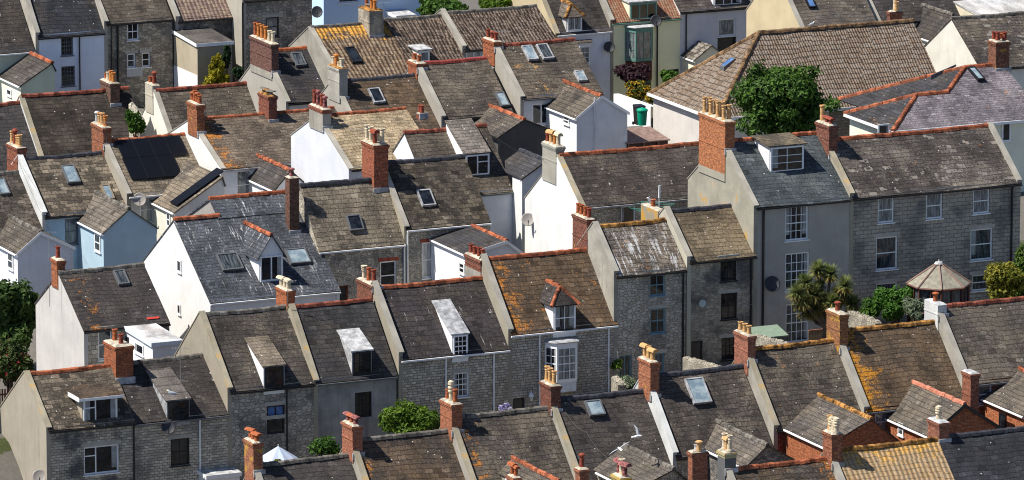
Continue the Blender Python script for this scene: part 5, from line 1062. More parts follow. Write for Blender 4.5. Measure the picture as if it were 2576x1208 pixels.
# ============ hipped houses on the right
h = House('hipped_house', 'large house with brown ribbed tiles on a hipped roof, behind the round green tree', 34, (1806,291), (2392,238), (1908,83), 'o', hd=5.0, h=5.2)
BH = h
hp = onv((1908,83), h.v+5.0); u1 = onv((2297,47), h.v+5.0)[0]
TB = tilem((.14,.098,.066),(.24,.163,.112), rv=.14, ln=.34, rib=.2, lich=.22, lcol=(.3,.15,.05), seed=8, w=.2, h=.42, amp=.06, pale=(.3,.26,.21), dark=(.028,.022,.018))
hip_part(h, h.u0, u1, h.v, 5.0, h.ze, hp[1], hp[0], TB, RBROWN)
m = MB(); cut = h.zb-1.5; m.prism_u([(h.v,cut),(h.v,h.ze-.1),(h.v+10,h.ze-.1),(h.v+10,cut)], h.u0, u1); m.prism_u([(h.v,h.ze-.1),(h.vr,hp[1]-.15),(h.v+10,h.ze-.1)], u1-.3, u1-.02); W = emit('wall', m, render((.62,.58,.53), .2, (.4,.37,.3), 95), h.e, h.o)
q = MB(); ua = onv((2086,262), h.v)[0]; q.box((ua, h.v-.03, cut), (u1-.1, h.v-.003, h.ze-.12)); emit('stone_front', q, stone(seed=48, w=.42, h=.22, stain=.15, a=(.2,.19,.175), b=(.27,.25,.23)), h.e, h.o)
q = MB(); q.box((h.u0-.36, h.v-.3, h.ze-.32), (h.u0-.3, h.v+10.3, h.ze-.12)); q.box((h.u0-.3, h.v-.36, h.ze-.32), (u1, h.v-.3, h.ze-.12)); emit('gutter', q, WHITE, h.e, h.o)
for a, b in (((838,985),(918,1140)), ((925,985),(1015,1140))):
    x0, z1 = onv(pt(a,(3,0)), h.v-.03); x1, z0 = onv(pt(b,(3,0)), h.v-.03); window_parts(h.e, h.o, lambda p, q_, d: (x0+p, h.v-.06-d, z0+q_), x1-x0, z1-z0, (1,1), WHITE, gpick('dark'))
# open roof light on the hip slope
TL = (hp[1]-h.ze)/(hp[0]-h.u0)
def hipsky(H, TL, a, b, wpx, lift=.35):
    n = (Vector((0,0,1)) - U*TL); d = H.ze - TL*H.u0
    A = onplane(pt(a), n, d); Bq = onplane(pt(b), n, d); au, av, az = A.dot(U), A.dot(B), A.z; bu, bv, bz = Bq.dot(U), Bq.dot(B), Bq.z
    f = MB(); g = MB(); vv0, vv1 = min(av,bv), max(av,bv); s0, s1 = min(au,bu), max(au,bu); zz = lambda u: H.ze+TL*(u-H.u0)
    for (p, q_) in (((s0,vv0),(s1,vv0+.08)), ((s0,vv1-.08),(s1,vv1)), ((s0,vv0+.08),(s0+.1,vv1-.08)), ((s1-.1,vv0+.08),(s1,vv1-.08))):
        lo = [(p[0],p[1]),(q_[0],p[1]),(q_[0],q_[1]),(p[0],q_[1])]; f.hexa([(x,y,zz(x)+.0) for x,y in lo], [(x,y,zz(x)+.12+lift*(s1-x)) for x,y in lo])
    k = emit('skylight', f, GREYF, H.e, H.o); lo = [(s0+.05,vv0+.04),(s1-.05,vv0+.04),(s1-.05,vv1-.04),(s0+.05,vv1-.04)]
    g.hexa([(x,y,zz(x)+.05+lift*(s1-x)) for x,y in lo], [(x,y,zz(x)+.1+lift*(s1-x)) for x,y in lo]); emit('pane', g, glass('blue', 1), k, H.o)
hipsky(h, TL, (2,0,1962,655), (2,0,2110,565), 20, .18)
Z = (3, 0)
h = House('hipped_house', 'house with mauve slates and bright terracotta hips above the wide ashlar house', 21, (1195,1212), (2600,1090), (1400,895), Z, hd=3.2, h=5, group=None)
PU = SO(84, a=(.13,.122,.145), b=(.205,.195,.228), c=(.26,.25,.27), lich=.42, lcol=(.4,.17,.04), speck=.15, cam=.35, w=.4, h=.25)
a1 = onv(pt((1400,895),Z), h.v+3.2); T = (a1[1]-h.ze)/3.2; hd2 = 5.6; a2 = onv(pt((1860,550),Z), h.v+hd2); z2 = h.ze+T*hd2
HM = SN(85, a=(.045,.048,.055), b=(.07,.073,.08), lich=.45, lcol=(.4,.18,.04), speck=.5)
ue = onv(pt((1700,872),Z), h.v+3.2)[0]; a2 = (a2[0], a2[1])
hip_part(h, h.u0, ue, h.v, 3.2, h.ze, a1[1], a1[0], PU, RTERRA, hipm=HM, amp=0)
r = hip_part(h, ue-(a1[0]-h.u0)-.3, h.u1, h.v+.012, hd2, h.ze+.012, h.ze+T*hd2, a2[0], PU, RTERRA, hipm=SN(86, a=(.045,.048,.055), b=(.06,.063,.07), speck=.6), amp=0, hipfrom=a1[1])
m = MB(); m.box((h.u0, h.v, h.zb-1), (ue, h.v+6.4, h.ze-.1)); m.box((ue, h.v, h.zb-1), (h.u1, h.v+2*hd2, h.ze-.1)); emit('wall', m, render((.76,.76,.62), .08, seed=96), h.e, h.o)
q = MB(); q.box((h.u0-.36, h.v-.38, h.ze-.3), (h.u1, h.v-.31, h.ze-.12)); q.box((h.u0-.38, h.v-.3, h.ze-.3), (h.u0-.31, h.v+6.6, h.ze-.12)); emit('gutter', q, WHITE, h.e, h.o)
for a, b in (((2205,1150),(2285,1330)), ((1035,1175),(1140,1290))):
    x0, z1 = onv(pt(a,Z), h.v); x1, z0 = onv(pt(b,Z), h.v); window_parts(h.e, h.o, lambda p, q_, d: (x0+p, h.v-.04-d, z0+q_), x1-x0, z1-z0, (1,1), WHITE, gpick('dark'))
h.zr = h.ze+T*hd2; h.vr = h.v+hd2; h.T = T
h.sky((1880,650),(2045,770), gl='sky', fm=BLACK, tilt=.06, z=Z)
h.chim(2090,2155,2290,398, brick((.2,.08,.05),(.34,.14,.08), seed=37, lich=.3, soot=.3), [('s',TERRD,.55),('s',TERRA,.4),('s',TERRD,.6),('s',TERRD,.6)], z=Z, rows=2)
TL2 = (h.zr-h.ze)/(a2[0]-(ue-(a1[0]-h.u0)-.3)); hk = object.__new__(House); hk.e = h.e; hk.o = h.o; hk.ze = h.ze; hk.u0 = ue-(a1[0]-h.u0)-.3
hipsky(hk, TL2, (3,0,1540,755), (3,0,1770,625), 20, .1)

wingthing('slate roofed lean-to with white fascia behind the dazzling white gable', (95,590), (320,425), (470,600), 0., 23.5, render((.75,.75,.74), .1, seed=103), SN(88, a=(.05,.052,.058), b=(.075,.077,.084)), RDARK, (2,1), group=None, hh=5)
random.seed(21)
# ============ planting
LG = leafm((.02,.06,.008), (.09,.19,.02), seed=1); LD = leafm((.008,.022,.008), (.035,.075,.018), seed=2); LB = leafm((.03,.07,.006), (.14,.23,.016), seed=3)
LY = leafm((.16,.17,.01), (.48,.40,.03), seed=4); LP = leafm((.022,.009,.013), (.06,.024,.033), seed=5); LF = leafm((.03,.05,.008), (.10,.12,.015), seed=6, fl=(.48,.28,.015), flam=.36)
LS = leafm((.08,.11,.06), (.25,.30,.18), seed=7); LT = leafm((.005,.022,.004), (.115,.225,.03), seed=8); LFR = leafm((.02,.045,.01), (.08,.11,.02), seed=9, fl=(.3,.02,.03), flam=.04); LYG = leafm((.05,.09,.01), (.32,.27,.03), seed=10)
bush('tree', 'big round dark green tree in front of the hipped brown roof', 'tree', (1962,262), 250, 208, 22, LT, n=15000, size=.17, seed=3, nl=22, trunk=2.2, shell=.55)
bush('conifer', 'golden conifer beside the flat roofed rendered block', 'conifer', (547,186), 92, 106, 76, LY, n=1700, size=.2, seed=4, nl=6, trunk=.4, asp=.3, shell=.4, cone=True)
bush('ivy', 'dark ivy climbing the corner of the rendered block', 'ivy', (569,150), 26, 90, 76.5, LD, n=500, size=.13, seed=5, nl=4, trunk=.2, depth=.3)
bush('tree', 'dark shady tree at the left edge beside the pale grey gable', 'tree', (28,790), 190, 205, 31, leafm((.02,.05,.012), (.09,.15,.03), seed=11), n=6500, size=.2, seed=6, nl=10, trunk=1.5)
bush('shrub', 'fuchsia shrub dotted with dark red flowers at the left edge', 'shrub', (28,915), 130, 140, 11, LFR, n=3500, size=.13, seed=7, nl=8)
bush('bush', 'broad rounded lime green bush in front of the stone terrace', 'bush', (1030,1058), 168, 118, -6, LB, n=6500, size=.11, seed=8, nl=9, trunk=.5, shell=.7)
bush('bush', 'loose leafy green shrub behind the chimney of hooded pots', 'bush', (822,1128), 95, 82, -7, LG, n=1500, size=.12, seed=9, nl=6, shell=.3)
bush('shrub', 'silvery grey leaved shrub between the banded and the buff hooded chimneys', 'shrub', (1570,968), 80, 62, -6, LS, n=1600, size=.11, seed=10, nl=6, shell=.3)
bush('shrub', 'bright green leafy shrub next to the palm', 'shrub', (2190,778), 74, 74, -5, LG, n=1300, size=.15, seed=12, nl=5)
bush('bush', 'deep green bush between the palm and the octagonal summerhouse', 'bush', (2252,766), 112, 104, -4, leafm((.02,.065,.008), (.08,.19,.02), seed=12), n=3600, size=.13, seed=13, nl=7)
bush('shrub', 'feathery grey green shrub in front of the octagonal summerhouse', 'shrub', (2298,776), 80, 70, -7, LS, n=1100, size=.2, seed=14, nl=5, asp=.16, shell=.2)
bush('bush', 'yellow green bush to the right of the octagonal summerhouse', 'bush', (2532,712), 140, 125, -5, LYG, n=4200, size=.13, seed=15, nl=9, trunk=.3)
bush('tree', 'tall leafy shrub at the right edge against the ashlar house', 'tree', (2572,690), 64, 170, -2.5, leafm((.02,.06,.008), (.13,.2,.03), seed=13), n=2600, size=.14, seed=16, nl=8, trunk=.3)
bush('shrub', 'dark purple leaved shrub below the green bay window', 'shrub', (1590,190), 105, 60, 74.5, LP, n=1800, size=.15, seed=17, nl=6)
bush('bush', 'yellow flowering bush in front of the purple shrub', 'bush', (1606,226), 75, 58, 72, LF, n=1900, size=.13, seed=18, nl=6)
bush('bush', 'yellow flowering bush beside the garden wall, lower of the two', 'bush', (1640,246), 46, 40, 69, LF, n=1000, size=.13, seed=19, nl=5)
bush('shrub', 'bright green shrub beneath the yellow green wall', 'shrub', (1682,196), 56, 44, 75, LG, n=1000, size=.17, seed=20, nl=5)
bush('hedge', 'leafy hedge at the top edge beside the blue house', 'hedge', (1120,20), 140, 52, 88, LT, n=3000, size=.2, seed=22, nl=9)
bush('hedge', 'pale green hedge at the top edge over the brown pantiles', 'hedge', (1245,14), 110, 44, 86, LB, n=2200, size=.18, seed=23, nl=8)
bush('shrub', 'green shrub in the gap between the cream gable and the pot stack', 'shrub', (340,310), 54, 70, 52, LG, n=1200, size=.16, seed=24, nl=5)
bush('shrub', 'low dark weeds between the pot stack and the conifer', 'shrub', (598,185), 30, 40, 74, LD, n=500, size=.12, seed=25, nl=4)
bush('shrub', 'yellow green shrub by the grey brown parasol at the lower left', 'shrub', (700,1163), 30, 16, -7, LYG, n=350, size=.09, seed=26, nl=4, trunk=.5)
# cabbage palm: several heads of sword leaves on a forked trunk
def palm():
    v = -7.5; k = px_per_m(v); u, zc = onv((2078, 738), v); zb = zc-3.6; e = thing('cabbage_palm', 'many headed cabbage palm in front of the tall grey house', 'palm', world(u, v, zb)); g = random.Random(5)
    heads = [(-72,-5),(-45,-28),(-50,25),(-8,-55),(18,-45),(-5,-8),(35,-22),(48,18),(15,35),(-20,40),(-36,50),(60,30),(30,5),(5,20),(-30,0),(-60,15)]
    m = MB(); t = MB(); top = []
    for x, y in heads: top.append((x/k/.91, g.uniform(-.8,.8), (zc-zb)-y/k))
    m.tube([(0,0,-1.5),(0,0,1.2),(.05,0,2.2)], [.24,.2,.16], 8)
    for p in top: m.tube([(0,0,1.5),(p[0]*.5,p[1]*.5,p[2]*.72),(p[0],p[1],p[2]-.1)], [.14,.1,.08], 6)
    emit('trunk', m, plain('palm_bark', (.13,.1,.07), .95, .1, .5), e)
    for p in top:
        for i in range(330):
            a = g.uniform(0, 2*math.pi); el = g.uniform(-.9, 1.3); L = g.uniform(.55, .9); d = Vector((math.cos(a)*math.cos(el), math.sin(a)*math.cos(el), math.sin(el))); s = d.cross(Vector((0,0,1))); s = s.normalized()*.038 if s.length > .01 else Vector((.02,0,0))
            c = Vector(p); mid = c+d*L*.55; tip = c+d*L+Vector((0,0,-.13*L*(1-abs(d.z)*.6)))
            i0 = len(t.v); t.v += [tuple(c-s*.6), tuple(c+s*.6), tuple(mid+s), tuple(mid-s), tuple(tip)]; mt = 1 if el < -.1 else 0
            t.f += [(i0,i0+1,i0+2,i0+3),(i0+3,i0+2,i0+4)]; t.m += [mt, mt]
    emit('fronds', t, [leafm((.05,.085,.015), (.30,.32,.11), seed=14), leafm((.10,.085,.02), (.34,.28,.08), seed=15)], e, norm=False)
    GROUND.append((u, v, zb))
palm()
# ============ gulls: one continuous lofted body; wings are part of it
GULLW = NT('gull_feathers', .7, .2)
_g = GULLW.n('ShaderNodeVertexColor', layer_name='tone'); GULLW.done(_g.outputs[0])
def gull(label, at, yaw, wings=None, scale=1., bank=0., pitch=0., group=None):
    m = MB(); n = 10; tone = []
    def loft(pts, col):
        i0 = len(m.v); P = [Vector(p) for p, *_ in pts]
        for k, (p, ry, rz) in enumerate(pts):
            d = (P[min(k+1, len(P)-1)]-P[max(k-1, 0)]).normalized(); a = Vector((0,1,0)); b = d.cross(a).normalized()
            for j in range(n): t = 2*math.pi*j/n; m.v.append(tuple(P[k]+a*ry*math.cos(t)+b*rz*math.sin(t))); tone.append(col(k, j))
        for k in range(len(pts)-1):
            for j in range(n): a, b = i0+k*n+j, i0+k*n+(j+1)%n; m.f.append((a,b,b+n,a+n)); m.m.append(0)
        m.f.append(tuple(i0+j for j in reversed(range(n)))); e = i0+(len(pts)-1)*n; m.f.append(tuple(e+j for j in range(n))); m.m += [0,0]
    W, Gy, K, Yl = (.82,.82,.8), (.36,.38,.41), (.03,.03,.035), (.7,.45,.05)
    if wings is None:   # standing
        loft([((-.34,0,.2),.012,.008),((-.26,0,.22),.05,.02),((-.12,0,.25),.085,.075),((.02,0,.27),.095,.1),((.12,0,.3),.075,.09),((.17,0,.36),.05,.055),((.2,0,.42),.047,.05),((.245,0,.43),.036,.036),((.27,0,.425),.014,.014),((.32,0,.415),.006,.008)],
             lambda k, j: Yl if k >= 8 else (W if k > 4 or j in (6,7,8,5,9) else (K if k < 1 else Gy)))
    else:
        loft([((-.3,0,-.01),.07,.006),((-.2,0,0),.06,.02),((-.1,0,0),.075,.06),((.05,0,.01),.085,.08),((.15,0,.03),.06,.065),((.21,0,.05),.045,.045),((.255,0,.05),.03,.03),((.275,0,.045),.012,.012),((.32,0,.035),.005,.006)], lambda k, j: Yl if k >= 7 else W)
        for sg, (dih, fold) in zip((1,-1), wings):
            S = [(0,.06,.17),(.25,.05,.17),(.42,.02,.15),(.6,-.05,.10),(.75,-.12,.03)]; i0 = len(m.v)
            for L, x, c in S:
                el = dih*(1 if L < .3 else .6 if L < .5 else .35); y = sg*L*math.cos(dih)*fold; z = .04+L*math.sin(dih)*(1 if L < .45 else 1-.25*(L-.45)/.3)
                for q, dz in ((.5,0),(.1,.014),(-.5,.002),(.1,-.008)): m.v.append((x+c*q-(.3*(1-fold)*L), y, z+dz)); tone.append(K if L > .7 else (Gy if dz > 0 else W))
            for k in range(len(S)-1):
                for j in range(4): a, b = i0+k*4+j, i0+k*4+(j+1)%4; m.f.append((a,b,b+4,a+4)); m.m.append(0)
            e = i0+(len(S)-1)*4; m.f.append((e,e+1,e+2,e+3)); m.m.append(0); m.f.append((i0,i0+3,i0+2,i0+1)); m.m.append(0)
    b = emit('gull', m, GULLW.mat, None, smooth=True); ca = b.data.color_attributes.new('tone', 'FLOAT_COLOR', 'POINT')
    for i, c in enumerate(tone): ca.data[i].color = (*c, 1)
    tag(b, label, 'gull', group)
    b.location = at; b.scale = (scale,)*3; b.rotation_euler = (bank, pitch, yaw)
    if wings is None:
        q = MB()
        for y in (-.035,.035): q.bar((0,y,0),(0,y,.2),.008); q.hexa([(-.02,y-.03,-.004),(.06,y-.03,-.004),(.06,y+.03,-.004),(-.02,y+.03,-.004)],[(-.02,y-.02,.01),(.06,y-.02,.01),(.06,y+.02,.01),(-.02,y+.02,.01)])
        emit('legs', q, plain('gull_legs', (.55,.3,.28), .7), b)
    return b
gull('herring gull standing on the lichened chimney of the rubble house, facing left', world(*GULLPOST), YAW+math.pi, None, 1.25)
def roofspot(p, v, dz=0): u, z = onv(pt(p), v); return world(u, v, z+dz)
gull('herring gull flying with raised wings over the dark slates near the bottom edge', roofspot((2,3,1180,798), -23), .15, ((.95,.9),(.35,.8)), 1.1, .15)
gull('gull gliding on outstretched wings just above the pink potted chimney', roofspot((2,3,1020,915), -30), 1.9, ((.12,1.),(.1,1.)), 1.0, -.5)
_, _ = 0, 0
gull('herring gull resting on the narrow dormer roof at the lower left', roofspot((0,3,1625,430), .5, -.05), YAW+math.pi*.95, None, 1.2)
gull('dark bird standing on the ridge of the hipped brown roof', world(onv((2042,68), BH.vr)[0], BH.vr, BH.ze+(hp[1]-BH.ze)+.12), YAW, None, .8)
# ============ yard things
def at(p, v): u, z = onv(pt(p), v); return u, v, z
# bins
u, v, z = at((2,0,1200,1180), 50); e = thing('wheelie_bin', 'black wheelie bin against the white garden wall, behind the green bin', 'bin', world(u, v, z))
m = MB(); m.hexa([(-.26,-.3,.05),(.26,-.3,.05),(.26,.3,.05),(-.26,.3,.05)], [(-.31,-.37,1.3),(.31,-.37,1.3),(.31,.37,1.3),(-.31,.37,1.3)]); emit('body', m, BLACK, e); m = MB(); m.hexa([(-.34,-.42,1.303),(.34,-.42,1.303),(.34,.4,1.303),(-.34,.4,1.303)], [(-.3,-.36,1.4),(.3,-.36,1.4),(.3,.38,1.42),(-.3,.38,1.42)]); emit('lid', m, BLACK, e)
m = MB(); [m.bar((x,.33,.1),(x+.08,.33,.1),.12,10) for x in (-.34,.26)]; emit('wheels', m, BLACK, e)
u, v, z = at((2,0,1228,1180), 48.6); e = thing('garden_bin', 'round turquoise green bin with lid in the yard', 'bin', world(u, v, z)); TQ = plain('green_plastic', (.0,.30,.17), .4, .4, .1)
m = MB(); m.lathe([(.29,0),(.36,.95),(.39,.97),(.39,1.02)], n=20); emit('body', m, TQ, e); m = MB(); m.lathe([(.40,1.022),(.40,1.08),(.3,1.16),(.1,1.19),(.07,1.24),(.03,1.25)], n=20); emit('lid', m, TQ, e)
GROUND.append((u, v, z))
# white garden wall behind the bins, dark gate post, yard paving
def wall_run(name, label, pts, v2, mat, h, t=.35, bumps=0., capm=None):
    """wall standing between two points; pts = pixels of its top"""
    a = at(pts[0], v2[0]); b = at(pts[1], v2[1]); A = Vector((a[0],a[1],a[2])); Bq = Vector((b[0],b[1],b[2])); n = max(2, int((Bq-A).length/.45)); e = thing(name, label, 'garden wall', world(a[0],a[1],a[2]-h)); o = (a[0],a[1],a[2]-h); m = MB(); d = (Bq-A); s = Vector((-d.y, d.x, 0)).normalized()*t/2
    g = random.Random(int(abs(a[0]*10)))
    for k in range(n):
        p, q = A+d*(k/n), A+d*((k+1)/n-.0); j = g.uniform(-bumps, bumps); p.z += j; q.z += j
        m.hexa([(p-s)[:2]+(p.z-h-1,), (q-s)[:2]+(q.z-h-1,), (q+s)[:2]+(q.z-h-1,), (p+s)[:2]+(p.z-h-1,)], [tuple(p-s), tuple(q-s), tuple(q+s), tuple(p+s)])
    emit('masonry', m, mat, e, o); GROUND.append((a[0],a[1],a[2]-h)); GROUND.append((b[0],b[1],b[2]-h))
    if bumps:
        c = MB()
        for k in range(n*2):
            p = A+d*((k+.5)/(n*2)); w = g.uniform(.12,.2); c.hexa([(p.x-w,p.y-t*.62,p.z-.05),(p.x+w,p.y-t*.62,p.z-.05),(p.x+w,p.y+t*.62,p.z-.05),(p.x-w,p.y+t*.62,p.z-.05)], [(p.x-w*.6,p.y-t*.3,p.z+g.uniform(.08,.2)),(p.x+w*.6,p.y-t*.35,p.z+g.uniform(.08,.2)),(p.x+w*.5,p.y+t*.35,p.z+g.uniform(.08,.2)),(p.x-w*.6,p.y+t*.3,p.z+.1)])
        emit('coping_stones', c, capm or mat, e, o)
    return e
WW = render((.82,.81,.78), .15, (.6,.57,.5), 101, .1)
wall_run('garden_wall', 'bumpy white painted garden wall running down behind the bins', ((2,0,985,885),(2,0,1335,1005)), (66,50.5), WW, 1.9, .4)
wall_run('gate_pier', 'dark stone gate pier at the end of the white garden wall', ((2,0,1338,1005),(2,0,1400,1010)), (50.3,48), stone(seed=60, a=(.06,.055,.05), b=(.12,.11,.1)), 1.9, .4)
DS = stone(seed=61, rub=1., stain=.2, a=(.24,.22,.185), b=(.38,.35,.29), mort=(.1,.09,.07))
wall_run('dry_stone_wall', 'pale dry stone garden wall with upright coping beside the rubble houses', ((2,3,1640,60),(2,3,1960,150)), (-4,-11), DS, 1.5, .4, .08)
wall_run('dry_stone_wall', 'pale dry stone wall between the green storage chest and the brick chimney', ((2,2,2290,1000),(3,2,190,1080)), (-6,-11), DS, 1.5, .4, .08)
wall_run('dry_stone_wall', 'short pale stone wall to the right of the palm', ((3,2,770,770),(3,2,1040,870)), (-8.5,-11.5), DS, 1.5, .4, .08)
wall_run('stone_ledge', 'whitish stone ledge by the silvery shrub', ((2,3,975,240),(2,3,1040,300)), (-6.5,-8.5), DS, 1.2, .5, .06)
wall_run('boundary_wall', 'pale rough wall end behind the cream gable', ((0,0,1240,980),(0,0,1340,1130)), (57,55), stone(seed=63, rub=1., a=(.4,.37,.3), b=(.55,.5,.42)), 2, .4, .1)
# brown shed roof and yard
u0, v0, z0 = at((2,1,1080,275), 40); e = thing('lean_to_shed', 'low lean-to with rusty pink sheet roof beside the white wing', 'shed', world(u0, v0, z0-1.8)); o = (u0, v0, z0-1.8)
m = MB(); m.hexa([(u0,v0,z0),(u0+3.3,v0,z0),(u0+3.3,v0+3.2,z0+.35),(u0,v0+3.2,z0+.35)], [(u0,v0,z0+.08),(u0+3.3,v0,z0+.08),(u0+3.3,v0+3.2,z0+.43),(u0,v0+3.2,z0+.43)]); emit('roof', m, plain('rusty_sheet', (.23,.155,.13), .8, .2, .4), e, o)
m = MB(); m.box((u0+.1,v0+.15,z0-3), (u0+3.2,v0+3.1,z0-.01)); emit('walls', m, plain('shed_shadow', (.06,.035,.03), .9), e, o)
m = MB(); [m.box((u0+x,v0+.02,z0-1.8),(u0+x+.08,v0+.1,z0-.02)) for x in (.15,1.3,2.4)]; m.box((u0+.15,v0+.03,z0-.75),(u0+2.5,v0+.09,z0-.65)); emit('rails', m, plain('brown_rail', (.2,.11,.07), .8), e, o)
GROUND.append((u0, v0, z0-1.8))
# octagonal summerhouse
v = -5.0; u, za = onv((2362,662), v); _, ze = onv((2362,713), v); k = px_per_m(v); rx = 84/k; e = thing('summerhouse', 'octagonal summerhouse with cream roof and faded red ribs', 'summerhouse', world(u, v, ze-2.5), YAW+math.pi/8)
CR = plain('cream_roofing', (.26,.24,.185), .8, .2, .3); H_ = za-ze; P8 = [(math.cos(math.pi*k_/4)*rx, math.sin(math.pi*k_/4)*rx) for k_ in range(8)]
m = MB(); m.hexa([(x,y,2.5) for x,y in P8], [(x*.05,y*.05,2.5+H_) for x,y in P8]); emit('roof', m, CR, e)
m = MB(); [m.bar((x*1.01,y*1.01,2.52),(x*.05,y*.05,2.53+H_),.06,5) for x,y in P8]; emit('roof_ribs', m, plain('faded_red', (.25,.16,.125), .8), e)
m = MB(); m.lathe([(.3,2.46+H_),(.22,2.58+H_),(.05,2.62+H_),(.02,2.75+H_)]); emit('finial', m, LEADW, e)
m = MB(); DR = plain('dark_red_timber', (.11,.035,.025), .7)
for i in range(8):
    (x,y),(x2,y2) = P8[i], P8[(i+1)%8]; m.bar((x*.93,y*.93,-1),(x*.93,y*.93,2.5),.07,6); m.bar((x*.97,y*.97,2.46),(x2*.97,y2*.97,2.46),.08,5); m.bar((x*.93,y*.93,.9),(x2*.93,y2*.93,.9),.05,5); m.bar(((x+x2)*.465,(y+y2)*.465,-1),((x+x2)*.465,(y+y2)*.465,2.5),.045,5)
emit('frame', m, DR, e); m = MB(); m.hexa([(x*.9,y*.9,-1) for x,y in P8], [(x*.9,y*.9,2.45) for x,y in P8]); emit('glazing', m, glass('mid', 2), e); GROUND.append((u, v, ze-2.5))
# parasol at the lower left
v = -5.; u, za = onv((700,1122), v); k = px_per_m(v); e = thing('parasol', 'pale blue white garden parasol behind the lower terrace ridge', 'parasol', world(u, v, za-2.6)); r = 52/k; m = MB()
for i in range(8):
    a0, a1 = math.pi*i/4, math.pi*(i+1)/4; p = [(math.cos(a)*r, math.sin(a)*r) for a in (a0, a1)]; mid = (math.cos((a0+a1)/2)*r*.86, math.sin((a0+a1)/2)*r*.86)
    for A_, B_ in ((p[0],mid),(mid,p[1])): m.hexa([(0,0,2.57),(A_[0],A_[1],1.75),(B_[0],B_[1],1.75)], [(0,0,2.6),(A_[0],A_[1],1.78),(B_[0],B_[1],1.78)])
emit('canopy', m, plain('parasol_cloth', (.42,.48,.60), .8, .2, .08), e); m = MB(); m.bar((0,0,-1),(0,0,2.7),.025,8); emit('pole', m, WHITE, e); GROUND.append((u, v, za-2.6))
# storage chest
u, v, z = at((3,2,0,1010), -5.5); e = thing('storage_chest', 'sage green storage chest with sloping lid below the tall house', 'storage box', world(u, v, z-.9)); SG = plain('sage_plastic', (.20,.26,.19), .6, .3, .12); SGD = plain('dark_sage', (.10,.13,.11), .6, .3)
m = MB(); m.box((-.9,0,-1),(1.3,1.4,.85)); emit('body', m, SGD, e); m = MB(); m.hexa([(-.98,-.08,.853),(1.38,-.08,.853),(1.38,1.5,1.2),(-.98,1.5,1.2)], [(-.98,-.08,.93),(1.38,-.08,.93),(1.38,1.5,1.28),(-.98,1.5,1.28)]); emit('lid', m, SG, e); GROUND.append((u, v, z-.9))
# timber fence panel by the palm
u, v, z = at((3,2,385,940), -4); e = thing('slatted_fence', 'low woven timber fence panel left of the palm trunk', 'fence', world(u, v, z-1.3)); m = MB(); [m.box((x*.11,0,-.8),(x*.11+.085,.03,1.2)) for x in range(20)]; emit('slats', m, plain('weathered_timber', (.22,.15,.09), .9, .1, .4), e); m = MB(); m.box((-.02,-.04,1.203),(2.22,.06,1.28)); emit('rail', m, plain('red_timber', (.3,.12,.07), .8), e)
# left picket fence
u, v, z = at((0,3,0,350), 8); e = thing('paling_fence', 'tall dark brown paling fence at the left edge', 'fence', world(u, v, z-2.4)); m = MB(); [m.box((-1.6+x*.17,0,-1),(-1.6+x*.17+.1,.03,2.4)) for x in range(24)]; emit('palings', m, plain('brown_timber', (.13,.06,.04), .9, .1, .3), e); m = MB(); [m.box((-1.6,.03,zz),(2.5,.09,zz+.1)) for zz in (.5,2.)]; emit('rails', m, plain('brown_timber', (.13,.06,.04), .9, .1, .3), e); GROUND.append((u, v, z-2.4))
# hanging basket, wall lantern, planter
u, v, z = at((2,3,1000,150), -.55); e = thing('hanging_basket', 'hanging basket of green trailing plant beside the blue door', 'hanging basket', world(u, v, z)); m = MB(); m.lathe([(.06,-.2),(.22,-.08),(.27,.03),(.25,.03)], n=12); emit('bowl', m, plain('stone_bowl', (.45,.4,.35), .9), e); leaves('plant', [(0,0,.28,.28,.28,.26),(-.1,0,.1,.32,.3,.14)], 260, .1, LB, e, 4)
m = MB(); m.tube([(0,.52,.95),(0,0,1.0),(0,0,.5)], [.015]*3); emit('bracket', m, WHITE, e)
u, v, z = at((2,3,182,430), -.3); e = thing('wall_lantern', 'small white lantern on the stone wall near the bay window', 'lantern', world(u, v, z)); m = MB(); m.lathe([(.08,-.2),(.14,.1),(.05,.1)], n=6); emit('lamp', m, plain('lantern_glass', (.55,.55,.5), .3), e); m = MB(); m.lathe([(.2,.1),(.03,.32),(.02,.4)], n=6); m.bar((0,0,.2),(0,.3,.25),.02); emit('hood', m, WHITE, e)
u, v, z = at((1,3,2360,545), -2.); e = thing('flower_pot', 'pot of white and purple flowers beside the dark doorway', 'flower pot', world(u, v, z)); m = MB(); m.lathe([(.2,-.8),(.26,-.1),(.28,-.05)], n=12); emit('pot', m, plain('pale_pot', (.5,.5,.52), .7), e); leaves('flowers', [(0,0,.1,.36,.3,.26)], 260, .1, leafm((.1,.05,.3), (.7,.7,.75), seed=17), e, 6)
# rotary clothes dryer behind the lichened chimney
u, v, z = at((2,1,1320,870), 9.5); e = thing('clothes_dryer', 'folded out rotary clothes dryer with green lines behind the gull', 'clothes dryer', world(u, v, z-2)); m = MB(); m.bar((0,0,-1),(0,0,2),.025,8); emit('post', m, LEAD, e); m = MB(); [m.bar((0,0,1.4),(math.cos(a)*1.6,math.sin(a)*1.6,2.1),.018,5) for a in (0,1.57,3.14,4.71)]; emit('arms', m, plain('green_metal', (.05,.22,.17), .6), e)
m = MB()
for q in (.45,.6,.75,.9,1.): m.tube([(math.cos(a)*1.6*q, math.sin(a)*1.6*q, 1.4+.7*q) for a in (0,1.57,3.14,4.71,6.28)], [.008]*5, 4)
emit('lines', m, plain('green_line', (.08,.35,.28), .7), e); GROUND.append((u, v, z-2))
